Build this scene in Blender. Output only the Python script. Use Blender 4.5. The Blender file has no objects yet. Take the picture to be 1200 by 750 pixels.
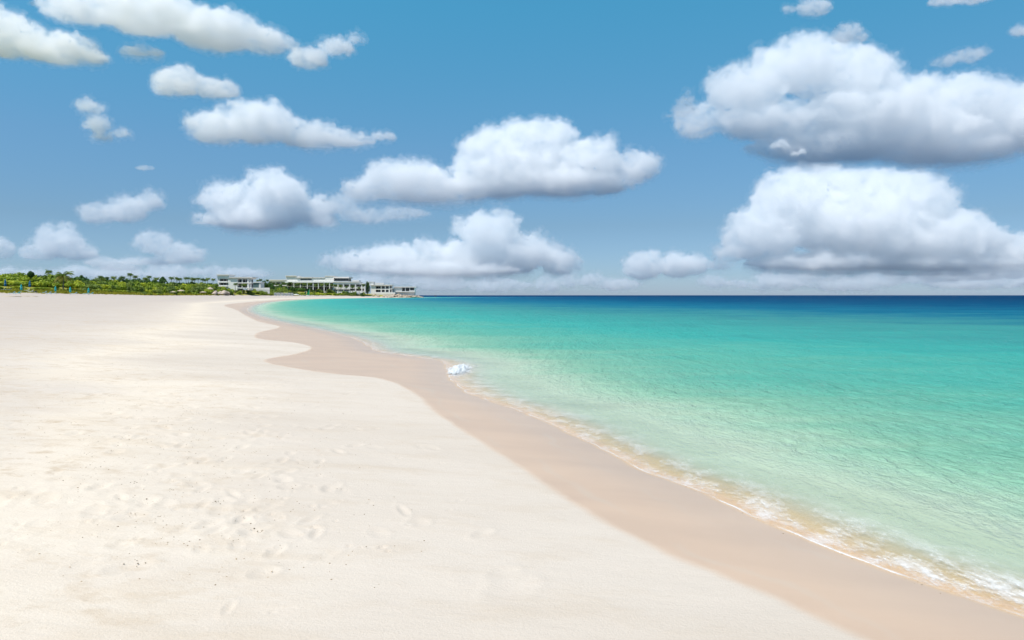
import bpy, bmesh, math, random
import numpy as np
from mathutils import Vector, Matrix

S = bpy.context.scene
C = S.collection
R = math.radians

# ------------------------------------------------------------------ camera, sky, sun, exposure
EYE = 2.2            # eye height above the still water, metres
F = 800.0            # focal length in photo pixels (photo 1200 wide) = 24 mm
HZ = 346.0           # photo row of the horizon

cam_data = bpy.data.cameras.new("camera")
cam_data.lens = 24.0
cam_data.sensor_width = 36.0
cam_data.shift_y = -29.0 / 1200.0
cam_data.clip_start = 0.1
cam_data.clip_end = 200000.0
cam = bpy.data.objects.new("camera", cam_data)
C.objects.link(cam)
cam.location = (0, 0, EYE)
cam.rotation_euler = (R(90), 0, 0)
S.camera = cam

SUN_EL, SUN_AZ = R(64), R(226)      # azimuth clockwise from +Y: behind the camera, to the left
world = bpy.data.worlds.new("World")
S.world = world
world.use_nodes = True
wn = world.node_tree
wn.nodes.clear()
w_out = wn.nodes.new("ShaderNodeOutputWorld")
w_bg = wn.nodes.new("ShaderNodeBackground")
w_sky = wn.nodes.new("ShaderNodeTexSky")
w_sky.sky_type = 'NISHITA'
w_sky.sun_disc = False
w_sky.sun_elevation = SUN_EL
w_sky.sun_rotation = SUN_AZ
w_sky.altitude = 0
w_sky.air_density = 1.0
w_sky.dust_density = 0.3
w_sky.ozone_density = 1.5
w_bg.inputs["Strength"].default_value = 0.114
# the air's tint by elevation: a deep cyan blue overhead, milky blue at the horizon
w_geo = wn.nodes.new("ShaderNodeTexCoord")
w_sep = wn.nodes.new("ShaderNodeSeparateXYZ")
w_ramp = wn.nodes.new("ShaderNodeValToRGB")
w_mul = wn.nodes.new("ShaderNodeMix"); w_mul.data_type = 'RGBA'; w_mul.blend_type = 'MULTIPLY'; w_mul.inputs[0].default_value = 1.0
_st = [(0.0, (0.40, 0.55, 0.92)), (0.025, (0.39, 0.54, 0.84)), (0.10, (0.40, 0.535, 0.68)), (0.2, (0.45, 0.70, 0.81)), (0.39, (0.375, 1.06, 1.08)), (1.0, (0.40, 0.80, 0.85))]
while len(w_ramp.color_ramp.elements) < len(_st): w_ramp.color_ramp.elements.new(0.5)
for e, (p, c) in zip(w_ramp.color_ramp.elements, _st): e.position = p; e.color = (*c, 1)
wn.links.new(w_geo.outputs["Generated"], w_sep.inputs[0])
wn.links.new(w_sep.outputs[2], w_ramp.inputs[0])
wn.links.new(w_sky.outputs["Color"], w_mul.inputs[6])
wn.links.new(w_ramp.outputs[0], w_mul.inputs[7])
wn.links.new(w_mul.outputs[2], w_bg.inputs["Color"])
wn.links.new(w_bg.outputs["Background"], w_out.inputs["Surface"])

sun_data = bpy.data.lights.new("sun", 'SUN')
sun_data.energy = 4.2
sun_data.angle = R(0.53)
sun_data.color = (1.0, 0.955, 0.90)
sun = bpy.data.objects.new("sun", sun_data)
C.objects.link(sun)
sdir = Vector((math.sin(SUN_AZ) * math.cos(SUN_EL), math.cos(SUN_AZ) * math.cos(SUN_EL), math.sin(SUN_EL)))
sun.rotation_euler = (-sdir).to_track_quat('-Z', 'Y').to_euler()
sun.location = (-20, -20, 60)

S.view_settings.view_transform = 'Standard'
S.view_settings.look = 'None'
S.view_settings.exposure = 0.30
S.view_settings.gamma = 1.0
S.view_settings.use_curve_mapping = False
S.render.engine = 'CYCLES'
S.cycles.use_denoising = True
S.cycles.max_bounces = 24
S.cycles.diffuse_bounces = 3
S.cycles.glossy_bounces = 3
S.cycles.transmission_bounces = 4
S.cycles.volume_bounces = 20
S.cycles.transparent_max_bounces = 96
S.cycles.caustics_reflective = False
S.cycles.caustics_refractive = False

# ------------------------------------------------------------------ helpers
def tag(o, label=None, cat=None, group=None, kind=None):
    if label: o["label"] = label
    if cat: o["category"] = cat
    if group: o["group"] = group
    if kind: o["kind"] = kind
    return o

def link(name, me, mat=None, parent=None, smooth=False):
    if mat is not None: me.materials.append(mat)
    if smooth and len(me.polygons):
        me.polygons.foreach_set("use_smooth", np.ones(len(me.polygons), dtype=bool))
    o = bpy.data.objects.new(name, me)
    C.objects.link(o)
    if parent is not None: o.parent = parent
    return o

def empty(name, loc, rz=0.0):
    o = bpy.data.objects.new(name, None)
    C.objects.link(o)
    o.location = loc
    o.rotation_euler = (0, 0, rz)
    o.empty_display_size = 0.5
    return o

def kids(o): return [c for c in bpy.data.objects if c.parent == o]

def copy_tree(o, parent=None):
    c = o.copy()
    C.objects.link(c)
    c.parent = parent
    for ch in kids(o): copy_tree(ch, c)
    return c

class MB:
    """collects shapes; build() links them as ONE mesh object"""
    def __init__(s): s.v = []; s.f = []
    def add(s, v, f):
        b = len(s.v)
        s.v.extend(tuple(p) for p in v)
        s.f.extend(tuple(i + b for i in q) for q in f)
    def box(s, x0, x1, y0, y1, z0, z1):
        v = [(x0,y0,z0),(x1,y0,z0),(x1,y1,z0),(x0,y1,z0),(x0,y0,z1),(x1,y0,z1),(x1,y1,z1),(x0,y1,z1)]
        s.add(v, [(0,3,2,1),(4,5,6,7),(0,1,5,4),(1,2,6,5),(2,3,7,6),(3,0,4,7)])
    def tube(s, pts, rad, n=6):
        P = [Vector(p) for p in pts]
        rad = rad if hasattr(rad, "__len__") else [rad] * len(P)
        v = []; f = []
        for i, p in enumerate(P):
            t = (P[min(i+1, len(P)-1)] - P[max(i-1, 0)]).normalized()
            u = t.cross(Vector((0, 0, 1)))
            if u.length < 1e-3: u = t.cross(Vector((0, 1, 0)))
            u.normalize(); w = t.cross(u)
            for k in range(n):
                a = 2 * math.pi * k / n
                v.append(p + (u * math.cos(a) + w * math.sin(a)) * rad[i])
        for i in range(len(P) - 1):
            for k in range(n):
                a = i*n + k; b = i*n + (k+1) % n
                f.append((a, a+n, b+n, b))
        f.append(tuple(range(n))); f.append(tuple(range((len(P)-1)*n + n - 1, (len(P)-1)*n - 1, -1)))
        s.add(v, f)
    def lathe(s, prof, n=12, c=(0, 0, 0), wob=0.0):
        v = []; f = []
        for (r, z) in prof:
            for k in range(n):
                a = 2*math.pi*k/n
                rr = r * (1 + wob * (1 if k % 2 else -1))
                v.append((c[0] + rr*math.cos(a), c[1] + rr*math.sin(a), c[2] + z))
        for i in range(len(prof)-1):
            for k in range(n):
                a = i*n + k; b = i*n + (k+1) % n
                f.append((a, b, b+n, a+n))
        f.append(tuple(range(n-1, -1, -1))); f.append(tuple(range((len(prof)-1)*n, len(prof)*n)))
        s.add(v, f)
    def build(s, name, mat, parent=None, smooth=False):
        me = bpy.data.meshes.new(name)
        me.from_pydata(s.v, [], s.f)
        me.update()
        return link(name, me, mat, parent, smooth)

class NT:
    """terse node-tree writer"""
    def __init__(s, name):
        s.m = bpy.data.materials.new(name)
        s.m.use_nodes = True
        s.t = s.m.node_tree
        s.t.nodes.clear()
        s.out = s.t.nodes.new("ShaderNodeOutputMaterial")
    def n(s, typ, ins=None, **kw):
        nd = s.t.nodes.new("ShaderNode" + typ)
        for k, v in kw.items(): setattr(nd, k, v)
        for k, v in (ins or {}).items():
            sk = nd.inputs[k]
            if isinstance(v, bpy.types.NodeSocket): s.t.links.new(v, sk)
            else: sk.default_value = v
        return nd
    def math(s, op, a, b=None, c=None, clamp=False):
        ins = {0: a}
        if b is not None: ins[1] = b
        if c is not None: ins[2] = c
        nd = s.n("Math", ins, operation=op); nd.use_clamp = clamp
        return nd.outputs[0]
    def rng(s, v, a, b, c=0.0, d=1.0, smooth=False):
        nd = s.n("MapRange", {0: v, 1: a, 2: b, 3: c, 4: d})
        if smooth: nd.interpolation_type = 'SMOOTHSTEP'
        return nd.outputs[0]
    def mix(s, f, a, b, mode='MIX'):
        nd = s.n("Mix", data_type='RGBA', blend_type=mode)
        for i, v in ((0, f), (6, a), (7, b)):
            if isinstance(v, bpy.types.NodeSocket): s.t.links.new(v, nd.inputs[i])
            else: nd.inputs[i].default_value = v if i == 0 else (*v[:3], 1.0)
        return nd.outputs[2]
    def ramp(s, v, stops, interp='LINEAR'):
        nd = s.n("ValToRGB", {0: v})
        cr = nd.color_ramp; cr.interpolation = interp
        while len(cr.elements) < len(stops): cr.elements.new(0.5)
        for e, (p, c) in zip(cr.elements, stops):
            e.position = p
            e.color = (*c, 1.0) if hasattr(c, "__len__") else (c, c, c, 1.0)
        return nd.outputs[0]
    def noise(s, vec, scale, detail=4.0, rough=0.55, dist=0.0, out=0):
        return s.n("TexNoise", {"Vector": vec, "Scale": scale, "Detail": detail, "Roughness": rough, "Distortion": dist}).outputs[out]
    def scaled(s, vec, sc, rot=0.0):
        return s.n("Mapping", {"Vector": vec, "Scale": sc, "Rotation": (0, 0, rot)}).outputs[0]
    def attr(s, name): return s.n("Attribute", attribute_name=name).outputs["Fac"]
    def pos(s): return s.n("NewGeometry").outputs["Position"]
    def surf(s, sh): s.t.links.new(sh, s.out.inputs["Surface"]); return s.m
    def vol(s, sh): s.t.links.new(sh, s.out.inputs["Volume"]); return s.m

def lin(r, g, b):
    f = lambda c: (c/255/12.92) if c/255 <= 0.04045 else ((c/255 + 0.055)/1.055)**2.4
    return (f(r), f(g), f(b))

def at(px, py, Y):
    """point seen at photo pixel (px, py) that lies Y metres ahead"""
    return Vector(((px - 600) / F * Y, Y, EYE + (HZ - py) / F * Y))

def unproject(pts, z):
    """photo pixels of a curve lying on the level z -> ground points"""
    out = []
    for px, py in pts:
        Y = (EYE - z) * F / (py - HZ)
        out.append(((px - 600) / F * Y, Y))
    return out

def spline(P, sub=6):
    P = np.array(P, float); out = []
    for i in range(len(P) - 1):
        p0 = P[max(i-1, 0)]; p1 = P[i]; p2 = P[i+1]; p3 = P[min(i+2, len(P)-1)]
        # centripetal parametrisation keeps the strongly uneven spacing well behaved
        d = lambda a, b: max(np.linalg.norm(a - b) ** 0.5, 1e-6)
        t1 = d(p0, p1) if i > 0 else d(p1, p2); t2 = d(p1, p2); t3 = d(p2, p3) if i < len(P)-2 else t2
        m1 = (p2 - p1) / t2 - (p2 - p0) / (t1 + t2) + (p1 - p0) / t1 if i > 0 else (p2 - p1) / t2
        m2 = (p2 - p1) / t2 - (p3 - p1) / (t2 + t3) + (p3 - p2) / t3 if i < len(P)-2 else (p2 - p1) / t2
        m1 = m1 * t2; m2 = m2 * t2
        for k in range(sub):
            t = k / sub
            out.append((2*t**3 - 3*t**2 + 1)*p1 + (t**3 - 2*t**2 + t)*m1 + (-2*t**3 + 3*t**2)*p2 + (t**3 - t**2)*m2)
    out.append(P[-1])
    return np.array(out)

def poly_sd(Q, line, close):
    """distance of points Q to the polyline, positive inside the polygon (line + close)"""
    Q = np.asarray(Q, np.float64)
    A, B = line[:-1], line[1:]
    E = B - A
    L = np.maximum((E * E).sum(1), 1e-12)
    def seg(P, k):                                     # distances P x segments
        W = P[:, None, :] - A[None, k]
        t = np.clip((W * E[None, k]).sum(2) / L[None, k], 0, 1)
        W -= t[..., None] * E[None, k]
        return np.sqrt((W * W).sum(2))
    out = np.empty(len(Q))
    allk = np.arange(len(A))
    for i in range(0, len(Q), 100):                    # neighbours in the list lie close together
        P = Q[i:i+100]
        c = P.mean(0)
        rad = np.sqrt(((P - c) ** 2).sum(1).max())
        dc = seg(c[None], allk)[0]
        k = np.where(dc <= dc.min() + 2.0 * rad + 1e-6)[0]
        out[i:i+100] = seg(P, k).min(1)
    ring = np.vstack([line, np.array(close, float)])
    ins = np.zeros(len(Q), bool)
    x, y = Q[:, 0], Q[:, 1]
    for a, b in zip(ring, np.roll(ring, -1, 0)):
        if abs(b[1] - a[1]) < 1e-12: continue
        c = (a[1] > y) != (b[1] > y)
        c = np.where(c)[0]
        ins[c] ^= x[c] < (b[0] - a[0]) * (y[c] - a[1]) / (b[1] - a[1]) + a[0]
    return out * np.where(ins, 1, -1)

_rs = np.random.RandomState(4)
_lat = _rs.rand(256, 256)
def vnoise(x, y):
    xi = np.floor(x).astype(int); yi = np.floor(y).astype(int)
    fx = x - xi; fy = y - yi
    fx = fx*fx*(3 - 2*fx); fy = fy*fy*(3 - 2*fy)
    g = lambda a, b: _lat[a % 256, b % 256]
    return ((g(xi, yi)*(1-fx) + g(xi+1, yi)*fx)*(1-fy) + (g(xi, yi+1)*(1-fx) + g(xi+1, yi+1)*fx)*fy) * 2 - 1

# ------------------------------------------------------------------ the lie of the land
shore_px = [(1200,722),(1100,690),(1000,654),(900,612),(850,589),(800,568),(740,545),(690,518),(640,494),(600,478),(560,465),
            (537,453),(524,440),(521,424),(500,420),(470,416),(444,412),(431,406),(417,398),(388,390),(335,379),(300,370),
            (289,363),(300,357),(321,353.2),(367,350.4),(431,349.2),(468,348.85)]
wet_px = [(1002,750),(873,691),(751,638),(675,595),(605,548),(558,516),(529,498),(503,480),(484,461),(441,443),(388,438),
          (340,431),(307,422),(348,414),(363,407),(340,401),(302,397),(301,390),(327,383),(303,377),(276,363),(263,357.3),(285,354.6)]
ZW = 0.16
sh = [(-0.5+120, -150), (28, -30), (9.5, -4.2), (5.4, 1.7)] + unproject(shore_px, 0.0) + [(-96, 642), (-88, 652), (-86, 672), (-100, 690), (-200, 780), (-600, 1300)]
SHORE = spline(sh)
WET = spline([(117, -150), (25, -30), (6.8, -4.4), (3.3, 1.9)] + unproject(wet_px, ZW) + [(-93, 258), (-121, 380), (-130, 560), (-110, 636), (-96, 652), (-97, 672), (-112, 690), (-210, 780), (-606, 1300)])
SHORE_CLOSE = [(-4000, 5000), (-6000, 5000), (-6000, -4000), (120, -4000)]
VEG = spline([(-420, -100), (-300, 60), (-215, 170), (-176, 228), (-166, 255), (-166, 285), (-178, 345), (-186, 425), (-178, 500),
              (-168, 575), (-150, 618), (-128, 640), (-106, 655), (-100, 664), (-104, 672), (-116, 690), (-214, 784), (-610, 1310)])

def ground(x, y, want=False):
    Q = np.stack([x, y], 1)
    ds = poly_sd(Q, SHORE, SHORE_CLOSE)         # + on land
    r = np.hypot(x, y)
    ds = ds + (0.035*vnoise(x*1.3, y*1.3) + 0.018*vnoise(x*4.1+9, y*4.1)) * np.clip(r/8, 0.6, 3)
    dw = poly_sd(Q, WET, SHORE_CLOSE)           # + on dry sand
    dv = poly_sd(Q, VEG, SHORE_CLOSE)           # + among the plants
    z = np.empty_like(x)
    t = np.clip(ds, 0, None) / (np.clip(ds, 0, None) + np.clip(-dw, 1e-4, None))
    z_wet = ZW * t ** 0.9
    up = np.clip(dw, 0, None)
    z_dry = ZW + 2.55 * (1 - np.exp(-up / 46.0))
    far = np.clip((y - 150) / 100, 0, 1) * np.clip((-130 - x) / 40, 0, 1) * np.clip((330 - y) / 60, 0, 1)
    z_dry = z_dry + far * 0.55
    z_sea = np.maximum(0.055 * np.clip(ds, None, 0) - 0.0, -9.0)
    z = np.where(ds < 0, z_sea, np.where(dw < 0, z_wet, z_dry))
    v = np.clip(dv, 0, None)
    hill = 5.0 * (1 - np.exp(-v / 22.0)) * np.clip((700 - y) / 120, 0.5, 1)
    hill = hill * (1 + 0.18 * vnoise(x / 38.0, y / 38.0))
    z = z + hill
    # trodden, wind-blown relief of the dry sand; it fades out on the smooth wet strip
    k = np.clip(dw / 1.6, 0, 1) * np.clip(1 - v / 3, 0, 1)
    z = z + k * (0.022*vnoise(x/2.6+3, y/2.6) + 0.007*vnoise(x/0.9, y/0.9+5) + 0.0035*vnoise(x/0.33, y/0.33+7) * np.clip(1.4 - r/40, 0, 1))
    if want: return z, ds, dw, dv
    return z

def gz(x, y): return float(ground(np.array([float(x)]), np.array([float(y)]))[0])

# footprints and hollows in the dry sand, pressed into the sheet itself
_fr = random.Random(11)
PRINTS = []
for _ in range(520):                                    # half-filled footprints
    Y = 4.6 * math.exp(_fr.random() ** 0.8 * 2.3)
    px = _fr.gauss(200, 130)
    PRINTS.append(((px - 600) / F * Y, Y, _fr.uniform(0.04, 0.09), _fr.uniform(0.09, 0.17), _fr.uniform(-0.7, 0.7), _fr.uniform(0.004, 0.016)))
for _ in range(260):                                    # clusters of small steep crab diggings
    Y = 4.8 * math.exp(_fr.random() ** 0.8 * 2.4)
    px = _fr.gauss(205, 150)
    cx, cy = (px - 600) / F * Y, Y
    for _k in range(_fr.randrange(1, 6)):
        PRINTS.append((cx + _fr.gauss(0, .3), cy + _fr.gauss(0, .45), _fr.uniform(0.016, 0.038), _fr.uniform(0.018, 0.045), _fr.uniform(-0.7, 0.7), _fr.uniform(0.005, 0.018)))
for (px, py, ra, rb, an, dp) in [(268, 725, .03, .09, 0.1, .009), (300, 735, .25, .10, 0.4, .006), (600, 690, .12, .22, -.5, .010), (590, 672, .08, .14, -.5, .009)]:
    Y = 1.95 * F / (py - HZ)
    PRINTS.append(((px - 600) / F * Y, Y, ra, rb, an, dp))

def geo(a, b, n): return np.exp(np.linspace(math.log(a), math.log(b), n))

def fan_mesh(name, a0, a1, na, rr, zfun, attrs, keep=None, press=False):
    az = np.linspace(R(a0), R(a1), na)
    nr = len(rr)
    A, RR = np.meshgrid(az, rr)
    x = (RR * np.sin(A)).ravel(); y = (RR * np.cos(A)).ravel()
    z, ds, dw, dv = ground(x, y, True)
    if press:
        for (fx, fy, ra, rb, an, dp) in PRINTS:
            fr = math.hypot(fx, fy)
            i0, i1 = np.searchsorted(rr, [fr - rb*2.3, fr + rb*2.3])
            sl = slice(i0*na, max(i0+1, i1)*na)
            m = i0*na + np.where((np.abs(x[sl] - fx) < rb*2.2) & (np.abs(y[sl] - fy) < rb*2.2) & (dw[sl] > 0.25))[0]
            if not len(m): continue
            ux = (x[m]-fx)*math.cos(an) + (y[m]-fy)*math.sin(an); uy = -(x[m]-fx)*math.sin(an) + (y[m]-fy)*math.cos(an)
            q = np.sqrt((ux/ra)**2 + (uy/rb)**2)
            z[m] += -dp*np.exp(-q**2*1.4) + 0.45*dp*np.exp(-((q-1.35)/0.35)**2)
    if zfun is not None: z = zfun(x, y, ds)
    idx = np.arange(na*nr).reshape(nr, na)
    q = np.stack([idx[:-1, :-1], idx[:-1, 1:], idx[1:, 1:], idx[1:, :-1]], -1).reshape(-1, 4)
    if keep is not None:
        q = q[keep(ds)[q].any(1)]
        used = np.unique(q)
        remap = -np.ones(na*nr, int); remap[used] = np.arange(len(used))
        q = remap[q]; x, y, z, ds, dw, dv = (a[used] for a in (x, y, z, ds, dw, dv))
    me = bpy.data.meshes.new(name)
    me.vertices.add(len(x)); me.vertices.foreach_set("co", np.stack([x, y, z], 1).astype(np.float32).ravel())
    me.loops.add(q.size); me.loops.foreach_set("vertex_index", q.ravel().astype(np.int32))
    me.polygons.add(len(q)); me.polygons.foreach_set("loop_start", np.arange(0, q.size, 4, dtype=np.int32))
    me.update(calc_edges=True)
    for nm, val in (("shore_dist", ds), ("wet_dist", dw), ("plant_dist", dv)):
        if nm in attrs:
            me.attributes.new(nm, 'FLOAT', 'POINT').data.foreach_set("value", val.astype(np.float32))
    me.validate()
    return me

# ------------------------------------------------------------------ sand
def sand_material():
    t = NT("sand")
    P = t.pos()
    ds, dw, dv = t.attr("shore_dist"), t.attr("wet_dist"), t.attr("plant_dist")
    big = t.noise(t.scaled(P, (0.10, 0.55, 1), 0.35), 1.0, 5, 0.6)
    mid = t.noise(t.scaled(P, (0.9, 2.2, 1), 0.5), 1.0, 6, 0.65)
    fine = t.noise(P, 55.0, 4, 0.7)
    grain = t.noise(P, 260.0, 2, 0.6)
    dry = t.mix(t.rng(big, 0.35, 0.68), (0.667, 0.575, 0.461), (0.721, 0.632, 0.517))
    dry = t.mix(t.math('MULTIPLY', t.rng(mid, 0.50, 0.72), 0.55), dry, (0.626, 0.515, 0.383))
    dry = t.mix(t.math('MULTIPLY', t.rng(fine, 0.45, 0.75), 0.25), dry, (0.555, 0.457, 0.345))
    dry = t.mix(t.math('MULTIPLY', t.rng(grain, 0.55, 0.8), 0.35), dry, (0.495, 0.411, 0.317))
    # damp low down; above, the lens's near-to-far dimming put into the sand colour
    zn = t.math('ADD', dw, t.rng(big, 0, 1, -2.2, 2.2))
    zone_c = t.ramp(t.rng(zn, 0, 60), [(0.0, (0.84, 0.835, 0.87)), (0.045, (0.86, 0.85, 0.88)), (0.085, (0.985, 0.97, 0.975)), (0.105, (0.88, 0.87, 0.90)), (0.15, (0.79, 0.78, 0.825)), (0.25, (0.72, 0.71, 0.765)), (1.0, (0.68, 0.67, 0.735))])
    dry = t.mix(1.0, dry, zone_c, 'MULTIPLY')
    # tan coarser sand turned up in little scuffs; crab holes drawn by colour
    sc1 = t.noise(t.scaled(P, (1.0, 1.5, 1), 0.6), 2.6, 5, 0.7)
    sc2 = t.noise(P, 0.55, 3, 0.5)
    scuff = t.math('MULTIPLY', t.rng(sc1, 0.50, 0.64), t.rng(sc2, 0.42, 0.58))
    scuff = t.math('MULTIPLY', scuff, t.rng(dw, 2.0, 5.0))
    dry = t.mix(t.math('MULTIPLY', scuff, 0.7), dry, (0.50, 0.385, 0.27))
    pk = t.n("TexVoronoi", {"Vector": t.scaled(P, (1, 1, 1)), "Scale": 7.0, "Randomness": 1.0}).outputs["Distance"]
    pitc = t.math('MULTIPLY', t.rng(pk, 0.16, 0.05), t.math('MULTIPLY', t.rng(sc2, 0.44, 0.56), t.rng(dw, 2.5, 5.5)))
    dry = t.mix(t.math('MULTIPLY', pitc, 0.55), dry, (0.40, 0.30, 0.20))  # dark of the crab holes painted as dots
    # wet strip
    wn1 = t.noise(t.scaled(P, (1.2, 1.2, 1)), 1.3, 5, 0.6)
    wf = t.math('ADD', dw, t.rng(wn1, 0, 1, -0.10, 0.10))
    wetness = t.rng(wf, -0.16, 0.03, 1, 0, True)
    sheet = t.rng(t.noise(t.scaled(P, (0.5, 1.4, 1), 0.6), 1.0, 4, 0.5), 0.35, 0.65)
    wetc = t.mix(sheet, (0.530, 0.376, 0.267), (0.581, 0.413, 0.290))
    wetc = t.mix(t.math('MULTIPLY', t.rng(grain, 0.5, 0.8), 0.3), wetc, (0.436, 0.310, 0.216))
    sw = t.math('ADD', dw, t.math('MULTIPLY', t.noise(P, 0.45, 4, 0.55), 1.6))
    lines = t.rng(t.math('ABSOLUTE', t.math('SUBTRACT', t.math('FRACT', t.math('MULTIPLY', sw, 1.15)), 0.5)), 0.0, 0.10, 1, 0, True)
    lines = t.math('MULTIPLY', lines, t.rng(t.noise(P, 0.8, 3, 0.5), 0.42, 0.62))
    wetc = t.mix(t.math('MULTIPLY', lines, 0.35), wetc, (0.532, 0.437, 0.342))
    tide = t.rng(ds, 1.3, 0.15, 0, 1, True)
    wetc = t.mix(t.math('MULTIPLY', tide, 0.25), wetc, (0.399, 0.309, 0.237))
    col = t.mix(wetness, dry, wetc)
    col = t.mix(t.rng(ds, -0.45, -1.3, 0, 1), col, (0.72, 0.655, 0.55))
    # coarse golden sand rolled about at the water's edge
    gn = t.noise(t.scaled(P, (1.0, 0.6, 1)), 5.0, 6, 0.68)
    gold_band = t.math('MULTIPLY', t.rng(ds, 0.10, -0.02, 0, 1, True), t.rng(ds, -0.95, -0.30, 0, 1, True))
    gold = t.math('MULTIPLY', gold_band, t.rng(gn, 0.30, 0.56, 0.35, 1.0))
    speck = t.noise(P, 40.0, 4, 0.75)
    goldc = t.mix(t.rng(speck, 0.42, 0.66), (0.66, 0.455, 0.26), (0.55, 0.34, 0.165))
    col = t.mix(gold, col, goldc)
    # soil and litter under the plants
    pn = t.noise(P, 0.35, 4, 0.6)
    soil = t.mix(t.rng(pn, 0.4, 0.6), (0.34, 0.30, 0.06), (0.20, 0.20, 0.04))
    pf = t.rng(t.math('ADD', dv, t.rng(pn, 0, 1, -2.5, 2.5)), 0.0, 2.2)
    col = t.mix(pf, col, soil)
    dryf = t.math('SUBTRACT', 1.0, wetness)
    h = t.math('ADD', t.math('MULTIPLY', mid, 0.030), t.math('MULTIPLY', fine, 0.007))
    h = t.math('ADD', h, t.math('MULTIPLY', grain, 0.0018))
    hb = t.n("Bump", {"Strength": t.rng(dryf, 0, 1, 0.10, 0.75), "Distance": 1.0, "Height": h}).outputs[0]
    p = t.n("BsdfPrincipled", {"Base Color": col, "Roughness": t.math('SUBTRACT', t.rng(wetness, 0, 1, 0.95, 0.40), t.math('MULTIPLY', t.math('MULTIPLY', tide, wetness), 0.06)), "Normal": hb,
                               "Specular IOR Level": t.math('ADD', t.rng(wetness, 0, 1, 0.10, 0.30), t.math('MULTIPLY', t.math('MULTIPLY', tide, wetness), 0.10))})
    return t.surf(p.outputs[0])

SAND = sand_material()
sand = link("sand_beach", fan_mesh("sand_beach", -84, 84, 900, np.concatenate([geo(1.2, 3.2, 40), geo(3.2, 30, 440)[1:], geo(30, 4200, 240)[1:]]), None, ("shore_dist", "wet_dist", "plant_dist"), press=True), SAND, None, True)
tag(sand, "white sand beach with a wet strip along the water and low dune behind", "beach", kind="structure")

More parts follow.
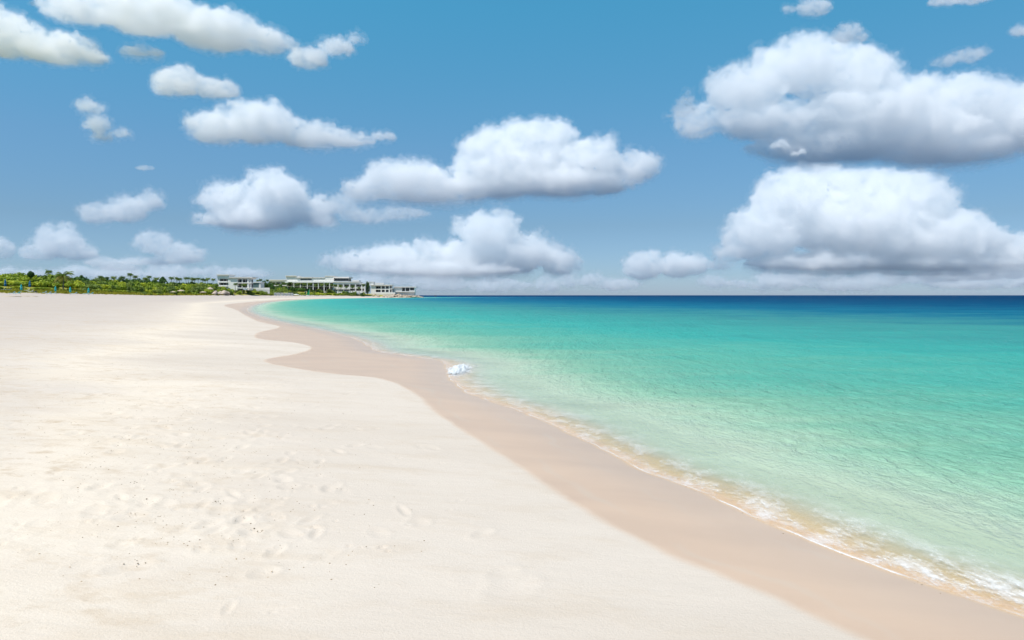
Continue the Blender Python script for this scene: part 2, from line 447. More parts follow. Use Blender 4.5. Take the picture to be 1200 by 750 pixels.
# ------------------------------------------------------------------ sea
def sea_material():
    t = NT("sea_water")
    P = t.pos()
    d = t.math('MULTIPLY', t.attr("shore_dist"), -1.0)           # metres offshore
    wob = t.noise(t.scaled(P, (0.05, 0.16, 1)), 1.0, 4, 0.6)
    patch = t.noise(t.scaled(P, (0.30, 0.8, 1), 0.2), 1.0, 5, 0.6)
    dd = t.math('MULTIPLY', t.math('MAXIMUM', d, 0.01), t.rng(wob, 0.25, 0.75, 0.72, 1.38))
    dd = t.math('MULTIPLY', dd, t.rng(patch, 0.25, 0.75, 0.85, 1.17))
    lg = t.math('LOGARITHM', dd, 10.0)
    u = t.rng(lg, -1.0, 3.0)                                       # 0.1 m .. 1000 m
    def st(m): return (math.log10(m) + 1) / 4
    body = t.ramp(u, [(st(0.5), (0.60, 0.61, 0.46)), (st(2.0), (0.530, 0.620, 0.450)), (st(4.5), (0.215, 0.430, 0.295)),
                      (st(9), (0.098, 0.375, 0.280)), (st(20), (0.042, 0.335, 0.290)), (st(42), (0.043, 0.240, 0.240)),
                      (st(85), (0.009, 0.130, 0.215)), (st(170), (0.003, 0.066, 0.150)), (st(500), (0.0012, 0.036, 0.100))])
    # wind ripples over three scales, elongated along the shore-parallel crests
    r1 = t.noise(t.scaled(P, (1.0, 0.55, 1), 0.20), 5.2, 4, 0.6, 0.7)
    r2 = t.noise(t.scaled(P, (1.0, 0.50, 1), -0.15), 2.2, 4, 0.62, 0.8)
    r3 = t.noise(t.scaled(P, (1.0, 0.42, 1), 0.12), 0.75, 4, 0.62, 0.5)
    r4 = t.noise(t.scaled(P, (1.0, 0.36, 1), -0.08), 0.16, 5, 0.65, 0.5)
    ridge = t.math('ABSOLUTE', t.math('SUBTRACT', r1, 0.5))
    ridge2 = t.math('ABSOLUTE', t.math('SUBTRACT', r2, 0.5))
    h = t.math('ADD', t.math('MULTIPLY', ridge, -0.33), t.math('MULTIPLY', ridge2, -0.24))
    h = t.math('ADD', h, t.math('MULTIPLY', r3, 0.42))
    h = t.math('ADD', h, t.math('MULTIPLY', r4, 1.6))
    h = t.math('ADD', h, t.math('MULTIPLY', r1, 0.06))
    calm = t.rng(d, 0.1, 3.5, 0.12, 1.0, True)
    bump = t.n("Bump", {"Strength": t.math('MULTIPLY', calm, 0.70), "Distance": 1.0, "Height": h}).outputs[0]
    dif = t.n("BsdfDiffuse", {"Color": body, "Normal": bump}).outputs[0]
    tint = t.ramp(u, [(st(0.12), (1, 1, 1)), (st(0.8), (0.88, 0.97, 0.93)), (st(2.5), (0.70, 0.93, 0.85)), (st(8), (0.4, 0.86, 0.76))])
    tra = t.n("BsdfTransparent", {"Color": tint}).outputs[0]
    opa = t.rng(lg, math.log10(0.45), math.log10(4.5), 0.0, 1.0, True)
    inside = t.n("MixShader", {0: opa, 1: tra, 2: dif}).outputs[0]
    fr = t.n("Fresnel", {"IOR": 1.33, "Normal": bump}).outputs[0]
    fr = t.math('MULTIPLY', fr, t.rng(lg, 0.3, 1.9, 0.50, 0.06))
    gls = t.n("BsdfGlossy", {"Color": (1, 1, 1, 1), "Roughness": 0.16, "Normal": bump}).outputs[0]
    wet = t.n("MixShader", {0: fr, 1: inside, 2: gls}).outputs[0]
    # foam: a bright lip where the swash ends and torn patches behind it
    warp = t.n("VectorMath", {0: P, 1: t.n("VectorMath", {0: t.noise(P, 3.5, 5, 0.65, 0, 1), "Scale": 0.50}, operation='SCALE').outputs[0]}, operation='ADD').outputs[0]
    cell = t.n("TexVoronoi", {"Vector": t.scaled(warp, (1, 0.62, 1), 0.3), "Scale": 7.0}, feature='DISTANCE_TO_EDGE').outputs["Distance"]
    fine = t.noise(t.scaled(P, (1, 0.55, 1), 0.3), 20.0, 5, 0.7)
    fn = t.noise(t.scaled(P, (1, 0.65, 1), 0.35), 2.8, 7, 0.72)
    lace = t.math('MULTIPLY', t.rng(cell, 0.0, 0.16, 1.0, 0.0, True), t.rng(fine, 0.35, 0.62))
    zone = t.math('MULTIPLY', t.rng(d, 0.0, 0.10, 0.7, 1.0), t.rng(d, 0.25, 1.3, 1.0, 0.0, True))
    along = t.rng(t.n("SeparateXYZ", {0: P}).outputs[1], 4.8, 9.0, 0.95, 0.5)
    lace = t.math('MULTIPLY', t.math('MULTIPLY', lace, zone), t.math('MULTIPLY', t.rng(fn, 0.42, 0.56, 0, 0.85), along))
    lip = t.math('MULTIPLY', t.rng(d, 0.008, 0.05, 1.0, 0.0, True), t.math('MULTIPLY', t.rng(t.noise(P, 1.3, 5, 0.65), 0.40, 0.58, 0.05, 1.0), along))
    smear = t.math('MULTIPLY', t.math('MULTIPLY', t.rng(t.math('ADD', fn, t.math('MULTIPLY', fine, 0.25)), 0.58, 0.82), zone), t.math('MULTIPLY', along, 0.75))
    foam = t.math('MAXIMUM', t.math('MAXIMUM', lace, lip), smear, clamp=True)
    # the wavelet breaking at the bend of the shore
    q = t.n("Mapping", {"Vector": P, "Location": (1.545 / 0.36, -20.1 / 1.75, 0), "Scale": (1/0.36, 1/1.75, 0)}).outputs[0]
    ql = t.n("VectorMath", {0: q}, operation='LENGTH').outputs["Value"]
    ql = t.math('ADD', ql, t.rng(t.noise(P, 6.0, 5, 0.7), 0.3, 0.7, -0.55, 0.55))
    foam = t.math('MAXIMUM', foam, t.rng(ql, 1.15, 0.30, 0.0, 0.75), clamp=True)
    fo = t.n("BsdfDiffuse", {"Color": (0.86, 0.87, 0.88, 1)}).outputs[0]
    return t.surf(t.n("MixShader", {0: foam, 1: wet, 2: fo}).outputs[0])

SEA = sea_material()
def sea_z(x, y, ds):
    r = np.hypot(x, y)
    off = np.clip(-ds / 6, 0, 1)
    return off * (0.035*vnoise(x/2.3+20, y/1.7) + 0.06*vnoise(x/9+4, y/6+30) * np.clip(-ds/20, 0, 1)) * np.clip(2 - r/400, 0, 1)
sea = link("sea", fan_mesh("sea", -60, 84, 900, geo(1.2, 60000, 760), sea_z, ("shore_dist",), keep=lambda ds: ds < 0.05), SEA, None, True)
tag(sea, "clear turquoise sea deepening to dark blue at the horizon", "sea", kind="structure")
# ------------------------------------------------------------------ clouds
def cloud_material(name, sigma, unit, torn, g=0.25):
    """vapour that thickens and thins over a few units, or (torn) hangs in loose shreds"""
    t = NT(name)
    tc = t.n("TexCoord").outputs["Object"]
    if torn:
        n1 = t.noise(t.scaled(tc, (1/unit, 1/unit, 1.25/unit)), 0.085, 4.0, 0.62, 0.8)
        den = t.math('MULTIPLY', t.rng(n1, 0.43, 0.62, 0.0, 2.2), sigma)
    else:
        n1 = t.noise(t.scaled(tc, (1/unit, 1/unit, 1.3/unit)), 0.050, 3.0, 0.6, 0.5)
        den = t.math('MULTIPLY', t.rng(n1, 0.36, 0.62, 0.12, 1.9), sigma)
    v = t.n("VolumeScatter", {"Color": (0.996, 0.996, 0.997, 1), "Density": den, "Anisotropy": g})
    return t.vol(v.outputs[0])

def legacy(name, typ, scale, **kw):
    x = bpy.data.textures.new(name, typ)
    x.noise_scale = scale
    for k, v in kw.items(): setattr(x, k, v)
    return x

def unit_ball(sub):
    bm = bmesh.new(); bmesh.ops.create_icosphere(bm, subdivisions=sub, radius=1.0)
    v = np.array([q.co[:] for q in bm.verts]); f = np.array([[q.index for q in t.verts] for t in bm.faces]); bm.free()
    return v, f
BALL = {k: unit_ball(k) for k in (1, 2, 3)}

def mesh_np(name, V, Q, mi=None):
    """mesh from arrays; Q holds triangles or quads"""
    me = bpy.data.meshes.new(name)
    k = Q.shape[1]
    me.vertices.add(len(V)); me.vertices.foreach_set("co", np.asarray(V, np.float32).ravel())
    me.loops.add(Q.size); me.loops.foreach_set("vertex_index", np.asarray(Q, np.int32).ravel())
    me.polygons.add(len(Q)); me.polygons.foreach_set("loop_start", np.arange(0, Q.size, k, dtype=np.int32))
    if mi is not None: me.polygons.foreach_set("material_index", mi.astype(np.int32))
    me.update(calc_edges=True)
    return me

# a cloud is one mesh of nested closed skins: a thin torn veil outside, thicker vapour inside
SKINS = [   # offset, roughness, density share, torn, grid step, squeeze of the underside
    (4.6, 2.4, 0.16, True, 1.35, 0.9), (1.0, 1.4, 0.34, False, 1.1, 0.75), (-0.9, 1.1, 1.25, False, 0.75, 0.55)]

def cloud(label, Y, puffs, thick=5.0, vox=1.5, rough=1.0, seed=1, lumps=1.0):
    rd = random.Random(seed)
    x0 = min(p[0]-p[2] for p in puffs); x1 = max(p[0]+p[2] for p in puffs)
    y0 = min(p[1]-p[3] for p in puffs); y1 = max(p[1]+p[3] for p in puffs)
    cx, cy = (x0+x1)/2, (y0+y1)/2
    off = Vector((rd.uniform(0, 400), rd.uniform(0, 400), rd.uniform(0, 400)))
    balls = []
    base = -(y1 - cy)
    def knob(c, R3, n, lo, hi, sub, nxt):
        for _ in range(n):
            th = rd.uniform(0, 2*math.pi); s = rd.uniform(-0.35, 1.0)
            q = math.sqrt(max(0, 1-s*s))
            u = Vector((q*math.cos(th), -abs(q*math.sin(th)) if rd.random() < .75 else q*math.sin(th), s))
            rr = min(R3) * rd.uniform(lo, hi)
            p = c + Vector((u.x*R3[0], u.y*R3[1], u.z*R3[2])) * rd.uniform(0.80, 0.97)
            r3 = (rr*rd.uniform(1, 1.3), rr, rr)
            balls.append((p + off, r3, sub))
            if nxt and rr > 3.5: knob(p, r3, nxt, 0.22, 0.45, 1, 0)
    for (px, py, rx, ry) in puffs:
        c = Vector((px-cx, rd.uniform(-.3, .3)*ry, cy-py))
        R3 = (rx*.88, (0.45*rx + 0.6*ry)*.88, ry*.86)
        balls.append((c + off, R3, 3))
        knob(c, R3, int(lumps * (9 + rx*ry/38)), 0.16, 0.46, 2, 5)
    bv = []; bf = []; nb = 0
    for (c, r3, sub) in balls:
        v, f = BALL[sub]
        bv.append(v * np.array(r3) + np.array(c)); bf.append(f + nb); nb += len(v)
    me = mesh_np("cloud", np.vstack(bv), np.vstack(bf))
    o = bpy.data.objects.new("cloud", me)
    C.objects.link(o)
    sz = min(1.0, (y1-y0) / 70.0) ** 0.5
    VV = []; FF = []; MI = []; nv = 0
    for k, (grow, rg, share, torn, step, squeeze) in enumerate(SKINS):
        o.modifiers.clear()
        rm = o.modifiers.new("a", 'REMESH'); rm.mode = 'VOXEL'; rm.voxel_size = vox * step
        r_ = rough * sz * rg
        dm = o.modifiers.new("g", 'DISPLACE'); dm.strength = grow * sz * rough; dm.mid_level = 0.0
        for (tx, st) in ((TEX_BIG, -6.5*rough*sz), (TEX_MID, -5.2*rough*sz), (TEX_FINE, 3.4*r_), (TEX_TINY, 1.9*r_)):
            dm = o.modifiers.new("d", 'DISPLACE'); dm.texture = tx; dm.strength = st; dm.mid_level = 0.5; dm.texture_coords = 'LOCAL'
        em = bpy.data.meshes.new_from_object(o.evaluated_get(bpy.context.evaluated_depsgraph_get()))
        n = len(em.vertices); m = len(em.polygons)
        co = np.empty(n*3, np.float32); em.vertices.foreach_get("co", co)
        co = co.reshape(-1, 3) - np.array(off, np.float32)
        fl = base + (y1-y0)*0.20
        low = co[:, 2] < fl
        co[low, 2] = fl + (co[low, 2]-fl)*squeeze
        li = np.empty(len(em.loops), np.int32); em.loops.foreach_get("vertex_index", li)
        VV.append(co); FF.append(li.reshape(-1, 4) + nv); MI.append(np.full(m, k, np.int32)); nv += n
        bpy.data.meshes.remove(em)
    bpy.data.objects.remove(o); bpy.data.meshes.remove(me)
    s = Y / F
    V = np.vstack(VV) * s; Q = np.vstack(FF).astype(np.int32)
    em = mesh_np("cloud", V, Q, np.concatenate(MI))
    rmean = np.mean([p[3] for p in puffs]) * s
    for sk in SKINS:
        em.materials.append(cloud_material("cloud_vapour", sk[2] * thick / (2*rmean), s*max(sz, .5), sk[3]))
    ob = link("cloud", em, None, None, True)
    ob.location = at(cx, cy, Y)
    return tag(ob, label, "cloud", "cumulus clouds in the blue sky")

TEX_BIG = legacy("billow_large", 'VORONOI', 17.0, distance_metric='DISTANCE')
TEX_MID = legacy("billow_small", 'VORONOI', 7.0, distance_metric='DISTANCE')
TEX_FINE = legacy("wisp_fine", 'CLOUDS', 6.0, noise_depth=5)
TEX_TINY = legacy("wisp_tiny", 'CLOUDS', 2.2, noise_depth=4)

def by_base(row): return 560.0 * F / (HZ - row)      # distance of a cloud whose flat base hangs 560 m up

cloud("wide soft white cloud cut by the top left corner of the sky", by_base(84), [(18,48,45,24),(70,60,52,20),(108,70,24,10),(0,28,40,18)], 1.2, 1.5, 1.00, 1)
cloud("long white cloud along the top edge, just right of the corner cloud", by_base(76)*1.05, [(100,12,56,18),(180,20,75,24),(255,38,60,26),(308,48,34,18),(338,52,14,8),(165,62,30,9)], 1.2, 1.6, 1.00, 2)
cloud("small slanting cloud with a raised wispy right end, high on the left", by_base(85), [(362,68,26,15),(392,56,26,11),(418,46,14,7)], 0.86, 1.1, 1.15, 3)
cloud("small oval cloud floating just above the long tapering cloud", by_base(122), [(212,98,36,19),(252,105,32,13),(190,101,16,11)], 1, 1.2, 1.00, 4)
cloud("little ragged hook shaped cloud alone in the left sky", by_base(172), [(104,126,17,11),(114,145,15,13),(140,157,15,5),(118,160,14,9)], 0.71, 1.0, 1.15, 5)
cloud("long white cloud tapering to a thin wisp at its right end", by_base(180), [(255,152,38,22),(305,146,52,27),(368,160,48,18),(412,166,34,11),(448,160,18,5)], 1.2, 1.4, 1.00, 6)
cloud("small white cloud sloping up to the right above the left dune", by_base(270), [(118,251,23,17),(148,246,27,18),(177,236,17,15)], 1, 1.1, 1.00, 7)
cloud("bright domed cloud with a grey foot left of the big central cloud", by_base(280), [(268,236,33,27),(328,230,38,30),(368,250,30,22),(300,257,66,20),(240,258,16,10)], 1.7, 1.4, 1.00, 8)
cloud("big central cloud with two bright domes above a long flat grey base", by_base(240), [(628,166,50,31),(578,176,44,28),(600,200,80,26),(690,190,42,30),(744,198,32,23),(660,216,92,20),(560,222,84,16),(478,212,60,25),(428,226,34,20),(500,232,80,14),(450,203,26,14)], 1.6, 1.6, 1.00, 9)
cloud("broad cloud bank low over the resort roofs and headland", by_base(322), [(572,270,42,25),(604,296,48,28),(545,300,46,22),(462,304,48,20),(420,308,34,18),(655,310,24,20),(520,318,120,14),(388,308,16,10),(500,290,20,12)], 1.5, 1.4, 1.00, 10)
cloud("small bright cloud low over the middle of the sea horizon", by_base(330), [(754,313,27,20),(793,311,30,18),(816,310,17,14)], 1.5, 1.1, 1.00, 11)
cloud("huge towering white cloud filling the upper right sky", by_base(206), [(935,82,64,34),(872,108,52,32),(990,98,54,42),(818,144,30,22),(905,145,80,24),(1010,140,90,40),(1062,130,64,40),(1132,122,54,34),(1185,145,50,44),(1000,170,115,26),(1110,178,100,26),(1225,150,60,44),(1040,98,20,12),(845,118,14,16),(1070,160,110,30),(955,184,70,20),(905,176,36,14)], 1.6, 2.0, 1.00, 12)
cloud("massive grey based cloud bank stacked over the right sea horizon", by_base(318), [(928,236,52,36),(1000,212,66,17),(960,204,44,16),(1050,214,50,16),(898,276,44,40),(1000,262,86,46),(1068,236,52,32),(1118,250,36,9),(1080,284,90,36),(1165,298,60,26),(970,312,110,20),(1195,290,40,20),(858,296,20,16),(1230,300,50,26),(1100,314,120,18)], 1.6, 1.9, 1.00, 13)
def bank(x0, x1, y, h, seed):
    r = random.Random(seed); out = []; x = x0
    while x < x1:
        w = r.uniform(14, 40); out.append((x, y - r.uniform(0, .5)*h, w, h*r.uniform(.45, 1.0))); x += w*r.uniform(.5, 1.5)
    return out
cloud("pale broken band of far cloud on the horizon under the cloud bank at right", 30000, bank(835, 1260, 333, 14, 3), 0.75, 1.3, 1.3, 31)
cloud("pale broken band of far cloud on the horizon beyond the rocky point", 30000, bank(430, 735, 335, 13, 5), 0.6, 1.3, 1.3, 32)
cloud("pale broken band of far cloud behind the dune and its palms", 26000, bank(-60, 330, 324, 14, 8), 0.55, 1.3, 1.3, 33)
cloud("tiny pale puff touching the top edge above the towering cloud", by_base(22), [(955,8,24,11),(925,10,10,5)], 0.52, 1.0, 1.15, 14)
cloud("faint rounded puff tucked behind the top of the towering cloud", by_base(52)*1.2, [(992,40,20,12),(1008,44,12,7)], 0.63, 1.0, 1.00, 15)
cloud("thin ragged wisp above the right shoulder of the towering cloud", by_base(85), [(1130,66,26,9),(1105,74,18,7),(1152,60,12,6)], 0.32, 1.0, 1.15, 16)
cloud("small bright puff at the right edge near the top of the sky", by_base(45), [(1194,37,14,8),(1215,34,18,10)], 0.77, 1.0, 1.00, 17)
cloud("pale sliver of cloud on the top edge at the far right", by_base(12), [(1105,2,20,6),(1140,-2,30,6)], 0.56, 1.0, 1.00, 18)
cloud("small bright chip of cloud below the towering cloud", by_base(188), [(907,171,6,5),(915,168,8,6),(921,172,5,4),(930,181,7,3),(941,178,6,4)], 0.95, 0.9, 1.00, 19)
cloud("round low cloud over the left dune, right of the edge cloud", by_base(316), [(66,284,33,21),(90,296,24,15),(44,296,22,14)], 1, 1.2, 1.00, 64)
cloud("low pale cloud above the dune between the palm and the white villa", by_base(318), [(180,284,24,17),(214,300,32,16),(172,308,38,8)], 0.77, 1.2, 1.00, 21)
cloud("low cloud cut by the left edge of the sky above the dune", by_base(312), [(0,292,13,16),(-20,290,20,20)], 0.95, 1.2, 1.00, 22)
cloud("faint smudge of cloud alone in the blue above the sloping cloud", by_base(200), [(170,197,14,3)], 0.2, 0.8, 1.00, 23)
cloud("thin veil of cloud trailing left from the big central cloud to the domed cloud", by_base(262), [(402,240,26,17),(432,254,40,11),(470,250,40,9),(380,262,22,9)], 0.43, 1.2, 1.15, 41)
cloud("ragged wisp hanging off the left tip of the towering cloud", by_base(160), [(800,128,12,16),(788,136,10,4),(806,112,6,10)], 0.36, 0.9, 1.15, 42)
cloud("faint low shred of cloud between the round low cloud and the pale low cloud", by_base(318), [(122,308,26,8),(140,314,30,6)], 0.41, 1.0, 1.15, 44)
cloud("faint shred of cloud standing between the small bright cloud and the bank", by_base(325), [(842,296,12,10),(846,312,16,10)], 0.52, 1.0, 1.15, 45)
cloud("faint low heap of cloud standing behind the broad cloud bank", by_base(325), [(640,294,26,16),(612,300,30,16),(668,306,20,12),(560,300,40,18)], 0.7, 1.2, 1.1, 52)
cloud("pale low heap of cloud on the horizon at the right edge", by_base(325), [(1150,318,40,14),(1190,312,34,18),(1110,324,40,10),(1225,316,30,16)], 0.9, 1.3, 1.1, 53)
# ------------------------------------------------------------------ materials of the shore
def plain(name, col, rough=0.7, var=0.12, scale=2.0, spec=0.3, obj_var=0.0):
    t = NT(name)
    P = t.n("TexCoord").outputs["Object"]
    n = t.noise(P, scale, 4, 0.6)
    c = t.mix(t.rng(n, 0.3, 0.7), tuple(x*(1-var) for x in col), tuple(min(1, x*(1+var)) for x in col))
    if obj_var:
        rv = t.n("ObjectInfo").outputs["Random"]
        c = t.mix(1.0, c, t.ramp(rv, [(0, (1-obj_var,)*3), (1, (1+obj_var,)*3)]), 'MULTIPLY')
    p = t.n("BsdfPrincipled", {"Base Color": c, "Roughness": rough, "Specular IOR Level": spec})
    return t.surf(p.outputs[0])

def leafy(name, a, b, c, rough=0.55):
    """foliage whose hue wanders from leaf clump to leaf clump and from plant to plant"""
    t = NT(name)
    P = t.pos()
    rv = t.n("ObjectInfo").outputs["Random"]
    n1 = t.noise(P, 0.7, 3, 0.6)
    n2 = t.noise(P, 2.6, 3, 0.6)
    f = t.math('ADD', t.math('MULTIPLY', n1, 0.6), t.math('ADD', t.math('MULTIPLY', n2, 0.55), t.math('MULTIPLY', rv, 0.35)))
    col = t.ramp(t.rng(f, 0.45, 1.05), [(0.0, a), (0.5, b), (1.0, c)])
    d = t.n("BsdfPrincipled", {"Base Color": col, "Roughness": rough, "Specular IOR Level": 0.25}).outputs[0]
    tr = t.n("BsdfTranslucent", {"Color": col}).outputs[0]
    return t.surf(t.n("MixShader", {0: 0.25, 1: d, 2: tr}).outputs[0])

M = {}
M['scrub'] = leafy("sea_grape_leaves", (0.132, 0.206, 0.025), (0.290, 0.374, 0.029), (0.567, 0.580, 0.044))
M['scrub2'] = leafy("scrub_leaves", (0.095, 0.156, 0.034), (0.203, 0.274, 0.048), (0.357, 0.393, 0.072))
M['tree'] = leafy("tree_leaves", (0.038, 0.086, 0.020), (0.070, 0.148, 0.028), (0.139, 0.227, 0.038))
M['palm'] = leafy("palm_leaves", (0.052, 0.103, 0.017), (0.103, 0.172, 0.028), (0.190, 0.250, 0.038))
M['palm_bright'] = leafy("green_palm_leaves", (0.070, 0.120, 0.014), (0.120, 0.185, 0.018), (0.210, 0.250, 0.025))
M['palm_yellow'] = leafy("old_palm_leaves", (0.21, 0.16, 0.02), (0.30, 0.22, 0.03), (0.34, 0.20, 0.05))
M['grass'] = leafy("dune_grass_blades", (0.246, 0.264, 0.026), (0.421, 0.369, 0.035), (0.597, 0.421, 0.053))
M['bark'] = plain("palm_bark", (0.20, 0.16, 0.12), 0.9, 0.3, 3.0)
M['twig'] = plain("scrub_twigs", (0.16, 0.13, 0.09), 0.9, 0.3, 3.0)
M['render'] = plain("white_render", (0.80, 0.77, 0.73), 0.8, 0.05, 0.6)
M['render2'] = plain("pale_grey_render", (0.66, 0.64, 0.62), 0.8, 0.06, 0.6)
M['roof'] = plain("roof_membrane", (0.72, 0.68, 0.65), 0.85, 0.08, 0.4)
M['glass'] = plain("dark_glass", (0.020, 0.028, 0.034), 0.12, 0.2, 0.5, 0.5)
M['teal_glass'] = plain("sea_tinted_glass", (0.07, 0.14, 0.15), 0.15, 0.2, 0.5, 0.5)
M['shade'] = plain("shade_plaster", (0.24, 0.22, 0.20), 0.9, 0.1, 0.5)  # wall plaster with the shade of the recesses put into its colour
M['metal'] = plain("painted_metal", (0.45, 0.45, 0.44), 0.5, 0.1, 2.0)
M['teal'] = plain("teal_canvas", (0.015, 0.36, 0.37), 0.85, 0.12, 3.0)
M['blue'] = plain("blue_canvas", (0.012, 0.13, 0.27), 0.85, 0.12, 3.0)
M['aqua'] = plain("aqua_mattress", (0.10, 0.46, 0.50), 0.8, 0.1, 3.0)
M['pale_blue'] = plain("pale_blue_mattress", (0.33, 0.52, 0.62), 0.8, 0.1, 3.0)
M['dark_teal'] = plain("dark_teal_mattress", (0.015, 0.12, 0.15), 0.8, 0.1, 3.0)
M['white'] = plain("white_canvas", (0.78, 0.77, 0.76), 0.85, 0.05, 2.0)
M['dark'] = plain("dark_stained_wood", (0.035, 0.033, 0.045), 0.6, 0.2, 3.0)
M['thatch'] = plain("dry_palm_thatch", (0.44, 0.36, 0.26), 0.95, 0.25, 5.0)
M['sail'] = plain("green_sailcloth", (0.010, 0.26, 0.10), 0.7, 0.1, 1.0)
M['sail_dark'] = plain("dark_green_sailcloth", (0.010, 0.11, 0.045), 0.7, 0.1, 1.0)
M['hull'] = plain("white_gelcoat", (0.75, 0.75, 0.75), 0.3, 0.04, 2.0, 0.5)
M['rock'] = plain("weathered_limestone", (0.34, 0.28, 0.22), 0.95, 0.4, 0.9, 0.2, 0.25)
M['rock_tan'] = plain("pinkish_limestone", (0.46, 0.37, 0.30), 0.95, 0.3, 0.9, 0.2, 0.2)
M['weed'] = plain("dried_seaweed", (0.31, 0.23, 0.145), 0.95, 0.7, 9.0)
M['terracotta'] = plain("reddish_timber", (0.28, 0.16, 0.11), 0.8, 0.2, 2.0)

def foam_material():
    t = NT("sea_foam")
    P = t.pos()
    n = t.noise(t.scaled(P, (1, .5, 1)), 26.0, 5, 0.7)
    b = t.n("Bump", {"Strength": 0.5, "Distance": 0.02, "Height": n}).outputs[0]
    d = t.n("BsdfDiffuse", {"Color": (0.62, 0.64, 0.65, 1), "Normal": b}).outputs[0]
    tr = t.n("BsdfTransparent").outputs[0]
    z = t.n("SeparateXYZ", {0: P}).outputs[2]
    cover = t.math('ADD', t.rng(z, 0.0, 0.055), t.rng(n, 0.3, 0.7, -0.5, 0.35), clamp=True)     # thins to single bubbles at the rim
    return t.surf(t.n("MixShader", {0: cover, 1: tr, 2: d}).outputs[0])
M['foam'] = foam_material()

# ------------------------------------------------------------------ where things stand
_cache = {}
def veg_Y(px):
    """distance at which the line of sight through column px enters the plants"""
    key = round(px, 1)
    if key not in _cache:
        Y = np.arange(150.0, 660.0, 1.0); X = (px - 600) / F * Y
        dv = poly_sd(np.stack([X, Y], 1), VEG, SHORE_CLOSE)
        i = np.where(dv > 0)[0]
        _cache[key] = float(Y[i[0]]) if len(i) else 650.0
    return _cache[key]

def spot(px, py, Y0, Y1):
    """the ground point on column px between Y0 and Y1 that is seen nearest to row py"""
    Y = np.linspace(Y0, Y1, 60); X = (px - 600) / F * Y
    z = ground(X, Y)
    row = HZ - (z - EYE) * F / Y
    i = int(np.argmin(np.abs(row - py)))
    return Vector((float(X[i]), float(Y[i]), float(z[i])))

def on_ground(px, Y):
    X = (px - 600) / F * Y
    return Vector((X, Y, gz(X, Y)))

rnd = random.Random(77)
def leaf_cloud(n, lobes, size, rd, droop=0.0):
    """n small leaf clumps spread through the volume of ellipsoid lobes (c, r)"""
    mb = MB()
    wts = [l[1][0]*l[1][1]*l[1][2] for l in lobes]
    for _ in range(n):
        (c, r) = rd.choices(lobes, wts)[0]
        while True:
            u = Vector((rd.uniform(-1, 1), rd.uniform(-1, 1), rd.uniform(-1, 1)))
            if 0.12 < u.length < 1: break
        u = u.normalized() * (u.length ** 0.45)
        p = Vector((c[0]+u.x*r[0], c[1]+u.y*r[1], max(0.05, c[2]+u.z*r[2])))
        nrm = (u + Vector((rd.uniform(-.8, .8), rd.uniform(-.8, .8), rd.uniform(-.3, .9)))).normalized()
        t1 = nrm.cross(Vector((rd.uniform(-1, 1), rd.uniform(-1, 1), rd.uniform(-1, 1)))).normalized()
        t2 = nrm.cross(t1)
        s = size * rd.uniform(0.55, 1.3)
        k = rd.uniform(.5, .8)
        mb.add([p - t1*s, p - t2*s*k + nrm*s*.15, p + t1*s, p + t2*s*k + nrm*s*.15], [(0, 1, 2, 3)])
    return mb

# ------------------------------------------------------------------ rocks and headland
def rock_mesh(name, seed, mat):
    r = random.Random(seed)
    v, f = BALL[3]
    ph = [Vector((r.uniform(-1, 1), r.uniform(-1, 1), r.uniform(-1, 1))) for _ in range(9)]
    out = []
    for q in v:
        q = Vector(q); k = 1.0
        for p in ph[:5]:
            d = q.dot(p.normalized())
            if d > 0.55: k -= (d - 0.55) * 0.75          # facets hewn off
        k += 0.05*math.sin(7*q.dot(ph[5])+1) + 0.04*math.sin(13*q.dot(ph[6])) + 0.03*math.sin(23*q.dot(ph[7]))
        out.append(q * k)
    me = mesh_np(name, np.array([p[:] for p in out]), f)
    me.materials.append(mat)
    return me

rocks = [rock_mesh("boulder", 20+i, M['rock']) for i in range(4)]
rocks_tan = [rock_mesh("boulder", 40+i, M['rock_tan']) for i in range(3)]
def boulder(meshes, p, sx, sy, sz, label, group):
    o = bpy.data.objects.new("boulder", rnd.choice(meshes))
    C.objects.link(o)
    o.location = p; o.scale = (sx, sy, sz); o.rotation_euler = (rnd.uniform(-.2, .2), rnd.uniform(-.2, .2), rnd.uniform(0, 6.3))
    return tag(o, label, "boulder", group)
G_POINT = "weathered boulders heaped on the rocky point"
for i in range(46):
    px = rnd.uniform(458, 495); Y = rnd.uniform(640, 668)
    X = (px - 600) / F * Y
    z = max(gz(X, Y), -0.3)
    k = 1.0 - 0.45 * (px - 458) / 37
    s = rnd.uniform(0.9, 2.3)
    boulder(rocks, (X, Y, z + rnd.uniform(0, 1.6) * k), s*1.5, s*1.1, s*0.75, "weathered brown boulder heaped with others on the rocky point", G_POINT)
for i in range(16):
    px = rnd.uniform(434, 460); Y = rnd.uniform(628, 652)
    X = (px - 600) / F * Y
    boulder(rocks_tan, (X, Y, max(gz(X, Y), 0.1) + rnd.uniform(0, .6)), rnd.uniform(1.2, 2.4), rnd.uniform(.9, 1.5), rnd.uniform(.5, 1.0), "low tan boulder along the foot of the villa by the rocky point", "tan boulders below the villa")
for (px, py, w) in [(250.5,344.6,2.2),(253,343.2,2.0),(256,344.6,2.4),(259.5,343.6,2.6),(262.5,342.8,3.0),(265.5,344.2,2.3),(251.5,342.4,1.7),(263,345.0,1.9),(273,345.4,1.4)]:
    p = at(px, py, veg_Y(px) + 3)
    boulder(rocks_tan, p, w, w*.8, w*.62, "pinkish tan boulder among the shrubs below the white villa", "pinkish boulders below the white villa")

